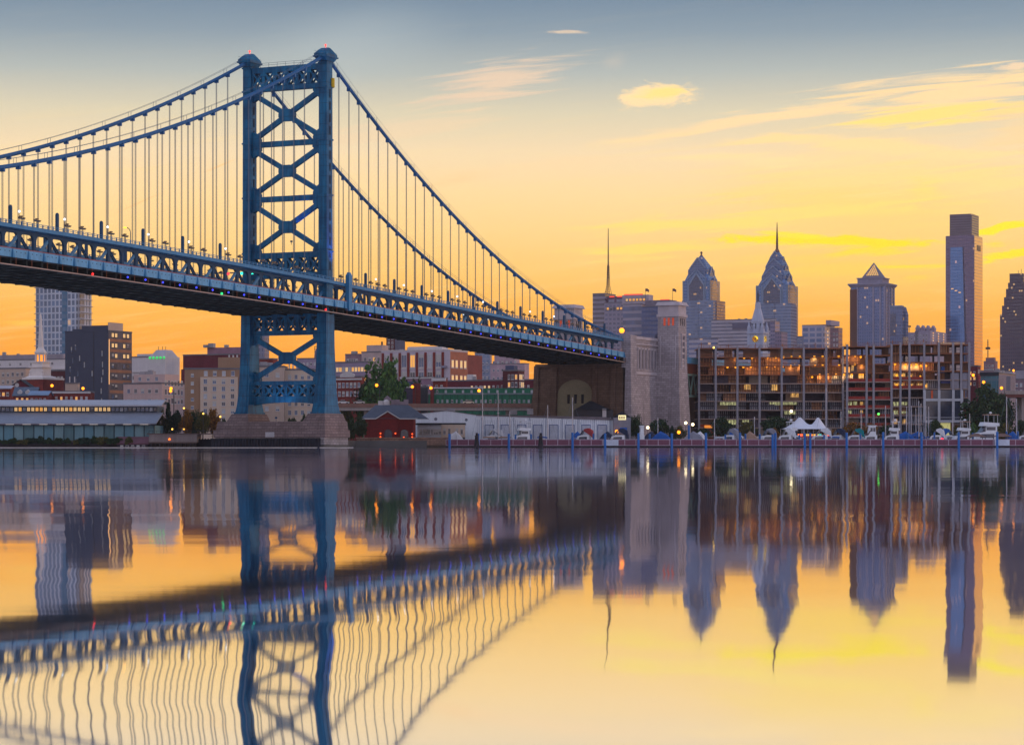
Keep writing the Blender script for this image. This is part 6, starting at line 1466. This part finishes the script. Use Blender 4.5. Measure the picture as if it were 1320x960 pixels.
for a in [
 ('cover',588,812,6.5,8,'low white covered boat at the near end of the floating dock','white'),
 ('fly',671,814,10,200,'white flybridge cruiser before the loading doors of the white warehouse','white'),
 ('cruiser',634,818,9,190,'white cruiser with amber lit cabin between the two tall sailboats','white'),
 ('cruiser',752,812,8,160,'cabin cruiser with red canopy before the white warehouse corner','red'),
 ('cover',745,822,6,20,'small boat under bright blue tarp beside the red canopied cruiser','blue'),
 ('cruiser',796,815,8.5,170,'low white cruiser with navy canopy beneath the kiosk with blue sign','navy'),
 ('cover',784,824,7,10,'boat under navy cover left of the kiosk with blue sign','navy'),
 ('pilot',826.5,818,6,100,'narrow shrink wrapped pilothouse boat under the dark rounded tree','white'),
 ('cover',851,812,8.5,150,'boat with peaked blue and white tarp below the near granite pylon','blue'),
 ('cover',840,822,7,20,'boat under dark navy tarp beside the peaked blue tarp','navy'),
 ('cover',893,812,8,170,'boat under pale grey tarp below the orange hoarding','grey'),
 ('cover',903,822,7,25,'boat under white tarp behind the one with a pale grey tarp','white'),
 ('cruiser',940,813,7.5,150,'small white cruiser with grey canopy below the round dark tree','grey'),
 ('cruiser',951,822,7.5,30,'white cruiser with blue canopy below the round dark tree','blue'),
 ('cover',966,812,6.5,160,'boat under cream tarp left of the short white mast','tan'),
 ('cruiser',988,818,8,200,'white cruiser with grey canopy left of the paired blue piles','grey'),
 ('cruiser',1012,816,8,160,'white cruiser under the near peak of the white tent','white'),
 ('fly',1024,822,8,20,'white flybridge boat with open rails under the white tent','white'),
 ('cruiser',1056,811,9.5,175,'large white canopied cruiser below the far peak of the white tent','white'),
 ('cruiser',1078,820,7.5,150,'white boat with raised bow rails right of the white tent','navy'),
 ('cruiser',1101,813,8,170,'cruiser with bright teal canopy','teal'),
 ('pilot',1121,814,8,185,'white boat with boxy pilothouse and small window','white'),
 ('fly',1149,815,8.5,165,'white flybridge cruiser left of the cluster of masts','white'),
 ('cover',1168,820,9,5,'long boat under blue tarp at the foot of the mast cluster','blue'),
 ('cover',1184,826,9,12,'second boat under blue tarp among the masts','blue'),
 ('cruiser',1206,815,7,160,'small white cruiser beside a red glowing lamp','white'),
 ('fly',1238,818,10,190,'tall cream cabin boat below the glazed white bay','tan'),
 ('cruiser',1224,824,7,20,'white cruiser with blue canopy below the glazed white bay','blue'),
 ('cover',1306,812,6,15,'boat under bright blue tarp at the right edge','blue'),
 ('cruiser',1321,816,8,170,'white cruiser cut by the right edge of the view','white')]:
    boat(*a[:6], cv=a[6], k=1.62)
boat('fly',1269,834,14.5,195,'largest white motor yacht with flybridge and radar dome','tan','motor_yacht',2.1)
for px_, yt, Y, L, rz, lb, cv in [
 (622,497,812,10,205,'sailboat with the tallest mast before the warehouse gable','tan'),
 (642,503,816,10,160,'sailboat with grey furled sail and tall mast left of the flybridge cruiser','tan'),
 (738,512,822,9,190,'sailboat whose mast stands before the arched anchorage niche','blue'),
 (972.5,537,812,6,170,'small sailboat with the shortest white mast','white'),
 (1065,500,818,10,160,'tall masted sailboat rising beside the white tent','blue'),
 (1084,530,822,8,190,'sailboat with slim grey mast right of the white tent','white'),
 (848,538,826,7,190,'sailboat with thin mast before the wide dark tree','white'),
 (888,548,822,7,180,'sailboat with short mast beside the two bright lamps','blue'),
 (1141.5,523,816,8,170,'sailboat with clean white mast left of the mast cluster','white'),
 (1297.5,511,816,10,185,'sailboat with grey mast before the big dark tree','blue'),
 (1310.5,514,822,10,170,'sailboat with bright white mast near the right edge','blue')]:
    boat('sail', px_-.06*L*math.cos(R(rz))*F/Y, Y, L, rz, lb, cv, None, 1.0, yt)
for px_, yt, Y, L, rz, lb, cv in [
 (657,530,826,7.5,165,'small sailboat with short mast just left of the dark timber dolphin by the warehouse doors','white'),
 (706,522,824,8,15,'sailboat with plain mast right of the flybridge cruiser by the warehouse doors','blue'),
 (921,540,826,7,170,'small sailboat before the lower floors at the near end of the unfinished block','white'),
 (1110,528,826,8,195,'sailboat with thin mast behind the teal canopied cruiser','white'),
 (1152,531,828,7.5,20,'sailboat with thin mast behind the flybridge cruiser beside the mast cluster','navy'),
 (1228,528,828,8,175,'sailboat with slim mast before the glazed white bay','white'),
 (1250,533,828,7,10,'small sailboat with bare mast left of the largest motor yacht','blue')]:
    boat('sail', px_-.06*L*math.cos(R(rz))*F/Y, Y, L, rz, lb, cv, None, 1.0, yt)
for px_, yt in ((1169,524),(1175.5,523),(1180.5,526),(1185,517),(1187.5,520),(1194,523),(1197.5,524)):
    Y = 822+rnd.uniform(-6,8); o = boat('sail', px_, Y, 7.5, rnd.choice((80,95,265,100)), 'slim white masted sailboat packed in the cluster of masts', rnd.choice(('blue','white','navy')), None, 1.0, yt); o['group'] = 'sailboats in the cluster of masts'
def gazebo(px_, Y, hw, lb):
    m = Y/F; t = thing('floating_gazebo', lb, 'gazebo', (xx(px_,Y),Y,.3), 0); w = hw*m
    MB().frus((-w,w,-3,3),(-.6,.6,-.5,.5),zz(564,Y),zz(559.5,Y)).build('roof', surf('gazebo_roof',(116,88,78),.85,.2,.6), t)
    for s in (-1,1):
        for q_ in (-1,1): MB().box(s*w*.85-.1,s*w*.85+.1,q_*2.5-.1,q_*2.5+.1,.2,zz(564,Y)).build('post', frame_d, t)
    MB().box(-w,w,-3,3,-.5,.3).build('float', surf('pontoon_dark',(48,42,46),.9), t)
gazebo(1258,806,12,'brown roofed floating gazebo in front of the motor yacht'); gazebo(1292,806,11,'brown roofed floating gazebo right of the motor yacht')
# tent
def tent():
    Y = 880; m = Y/F; t = thing('party_tent', 'white twin peaked tent over a lit waterside bar', 'tent', (xx(1038.5,Y),Y,GZ), 0); Z = lambda y: zz(y,Y)-GZ
    N = 28; M = 9; W_, D_ = 60*m, 12.0; p1, p2 = -7.6*m, 16.0*m; he, hp = Z(552.8), Z(532.8)
    vs = []
    for j in range(M+1):
        for i in range(N+1):
            x_ = -W_/2+W_*i/N; y_ = -D_/2+D_*j/M; d1 = math.hypot((x_-p1)/(24*m), y_/6.3); d2 = math.hypot((x_-p2)/(17*m), y_/6.3)
            f = max(math.exp(-2.6*d1)*1.0, math.exp(-2.6*d2)*1.0); base_ = .30*max(0,1-(y_/6.0)**2)*max(0,1-(x_/(W_/2))**2)
            edge = min(1,(1-abs(x_)/(W_/2))*4)*min(1,(1-abs(y_)/(D_/2))*3)
            vs.append((x_,y_,he+(hp-he)*max(f*min(1,edge+.0),base_)))
    fs = [(j*(N+1)+i,j*(N+1)+i+1,(j+1)*(N+1)+i+1,(j+1)*(N+1)+i) for j in range(M) for i in range(N)]
    o = MB().add(vs,fs).build('canopy', surf('tent_white',(214,212,222),.8,.05,.3), t); sd_ = o.modifiers.new('s','SOLIDIFY'); sd_.thickness = .06
    for x_ in (p1,p2): MB().tube((x_,0,0),(x_,0,hp+.9),.11).build('peak_pole', frame_d, t)
    for k in range(9):
        for y_ in (-D_/2,D_/2): MB().tube((-W_/2+W_*k/8,y_,0),(-W_/2+W_*k/8,y_,he+.05),.08).build('side_pole', frame_w, t)
    MB().box(-W_*.46,W_*.46,-3,-1.5,0,1.1).build('bar_counter', surf('bar_wood',(90,50,44)), t)
    MB().box(-W_*.46,W_*.48,-4.0,-3.9,1.2,1.75).build('red_banner', surf('banner_crimson',(170,40,64)), t)
    for k,(u,c) in enumerate([(-.40,(90,200,170)),(-.30,(255,150,50)),(-.16,(255,110,40)),(-.05,(255,190,60)),(.06,(255,150,50)),(.14,(255,180,60)),(.24,(60,210,200)),(.36,(255,170,60)),(.44,(255,90,70)),(-.22,(255,200,120))]):
        MB().box(u*W_,u*W_+1.9*(.6+.5*(k%2)),-4.4,-4.2,1.9,2.5).build('bar_light', glow('bar_%d_%d' % (c[0],c[1]),c,1.1), t)
    for u in (-.36,-.17,.4): MB().ball((u*W_,-4.6,.6),.35,6).build('bar_light', glow('bar_orange',(255,110,20),2.5), t)
tent()
# kiosk with blue sign
def kiosk():
    Y = 868; m = Y/F; Z = lambda y: zz(y,Y)-GZ; t = thing('ticket_kiosk', 'grey kiosk with pale lit sign and small blue sign at the corner of the warehouse', 'kiosk', (xx(791,Y),Y,GZ), 0); w = 22*m
    MB().box(0,w,0,5,0,Z(538)).build('wall', surf('kiosk_grey',(130,126,138)), t); MB().prism([(-.2,Z(538)),(w+.2,Z(538)),(w/2,Z(530))],-.2,5,'y').build('roof', dkroof, t)
    sg = MB().box(w*.28,w*.72,-.35,-.2,Z(541),Z(535)).build('lit_sign', glow('sign_cream',(250,232,170),.9), t)
    b = MB()
    for k in range(3): b.box(w*(.33+k*.12),w*(.33+k*.12)+.45,-.38,-.35,Z(540),Z(536.4))
    b.build('sign_lettering', surf('sign_brown',(120,100,70)), sg)
    bs = MB().box(w*.36,w*.78,-.9,-.7,Z(556),Z(551)).build('blue_sign', surf('sign_blue',(16,84,170),.5), t); MB().box(w*.56,w*.70,-.94,-.9,Z(555),Z(554.2)).box(w*.60,w*.64,-.94,-.9,Z(554),Z(552.4)).build('sign_emblem', glow('emblem_pale',(220,230,200),.6), bs)
    MB().box(w*.1,w*.9,-.12,-.02,.3,2.4).build('window', glass_d, t)
kiosk()
# street lamps
def lamp(px_, py, Y, label, c='sodium_orange', rgb=(255,140,24), r_=.62, s=3.2, arm=True):
    zt = zz(py, Y); t = thing('street_lamp', label, 'street lamp', (xx(px_,Y),Y,GZ), 0); h = zt-GZ
    if arm: MB().path([(1.2,.3,0),(1.2,.3,h-.6),(.9,.2,h+.2),(.3,.1,h+.55),(0,0,h+.5)],.11,6).build('pole', frame_d, t)
    else: MB().tube((0,0,0),(0,0,h),.1,.08).build('pole', frame_d, t)
    MB().ball((0,0,h),r_,8).build('lamp_head', glow(c,rgb,s), t)
for a in [(67,497,990,'orange street lamp above the brick terrace roof'),(107,500.5,1000,'bright orange street lamp beside the slate hotel'),(220.5,500.5,985,'upper orange street lamp before the pink block'),(220,504,990,'lower orange street lamp of the pair before the pink block'),
 (485.5,496.5,950,'orange street lamp in front of the dark spreading tree'),(531.5,498.5,985,'orange street lamp on the dark timbered studio'),(555.5,500,985,'orange street lamp at the end of the green terrace'),(617.5,503.5,930,'orange street lamp before the middle of the green terrace'),
 (1254.5,483.5,1000,'orange street lamp against the narrow red building'),(1268,492.5,980,'orange street lamp against the teal glass block'),(1291,500,975,'orange street lamp at the end of the road overpass'),(1306.5,477.5,1300,'distant orange street lamp before the dark stepped tower'),
 (795,556,866,'orange lamp at the foot of the kiosk'),(875,557,860,'orange lamp under the small olive tree')]: lamp(*a)
lamp(801.5,426,897,'large orange lamp on the anchorage roof edge', r_=1.0, s=4)
for a in [(884,545,880,'warm white lamp at the foot of the near pylon'),(893,547,880,'brighter warm white lamp left of the unfinished block'),(835,551,882,'white lamp between two trees under the anchorage wall'),(1020,530,900,'brilliant white lamp beside the near tent peak')]: lamp(*a, c='lamp_warm_white', rgb=(255,232,180), r_=.55, s=4, arm=False)
lamp(920,448,950,'small warm lamp on the roof edge of the unfinished block','lamp_gold',(255,200,90),.4,3,False)
lamp(810.5,545,872,'green harbour light beside the kiosk','lamp_green',(90,255,90),.5,3,False)
lamp(1132.5,533.5,905,'green light low on the unfinished block','lamp_green',(90,255,90),.4,2.5,False)
lamp(1214.5,566,806,'red light glowing on the floating dock','lamp_red',(255,40,60),.5,2.2,False)
for i,(px_,py) in enumerate([(284,537),(262,533),(237,526),(193,551),(222,553),(237,553)]): lamp(px_,py,757+i*2,['amber lamp beside the small conifer at the bridge pier','amber lamp in the middle of the quay trees','pale lamp above the amber autumn tree','tiny amber lamp at the landward end of the timber pier','tiny amber lamp over the beige pier wall','last tiny amber lamp over the beige pier wall'][i],'lamp_amber_small',(255,190,80),.28,3,False)
# cars on the overpass
def car(px_, Y, z, label, col, rz=0):
    t = thing('parked_car' if Y > 945 else 'car', label, 'car', (xx(px_,Y),Y,z), R(rz)); pm_ = surf('car_'+col[0], col[1], .35, .05, .5, .2, .6)
    MB().prism([(-2.2,.35),(2.2,.35),(2.25,.75),(1.3,.95),(-2.15,1.0),(-2.25,.7)],-.88,.88,'y').build('body', pm_, t)
    MB().prism([(-1.6,.98),(1.2,.95),(.5,1.48),(-1.1,1.5)],-.78,.78,'y').build('cabin', glass_d, t); MB().prism([(-1.15,1.48),(.5,1.46),(.4,1.56),(-1.05,1.57)],-.74,.74,'y').build('roof', pm_, t)
    for x_ in (-1.35,1.4):
        for y_ in (-.8,.8): MB().tube((x_,y_-.1,.34),(x_,y_+.1,.34),.34,.34,12).build('wheel', frame_d, t)
    for y_ in (-.6,.6): MB().box(2.2,2.28,y_-.2,y_+.2,.6,.78).build('headlight', glass_p, t)
dz_ = zz(520.5,935)
car(443,937,dz_,'white car on the overpass nearest the tower leg',('white',(214,212,214))); car(463,937,dz_,'pale car on the overpass above the restaurant roof edge',('pale',(196,186,180)),180); car(604,937,dz_,'cream car on the overpass before the green terrace',('cream',(222,204,180)))
# haze over the far city
hm = bpy.data.materials.new('evening_haze'); hm.use_nodes = True; q = NG(hm.node_tree); q.n.clear()
ho = q.new("ShaderNodeOutputMaterial"); pv = q.new("ShaderNodeVolumePrincipled"); pv.inputs['Color'].default_value = (.92,.86,.92,1); pv.inputs['Density'].default_value = 4e-5; pv.inputs['Anisotropy'].default_value = .2
q.l.new(pv.outputs[0], ho.inputs['Volume'])
tag(MB().box(-2450,2450,-80,4450,-4,345).build('haze', hm), 'thin evening haze lying over the river and the far skyline', 'haze', kind='stuff')
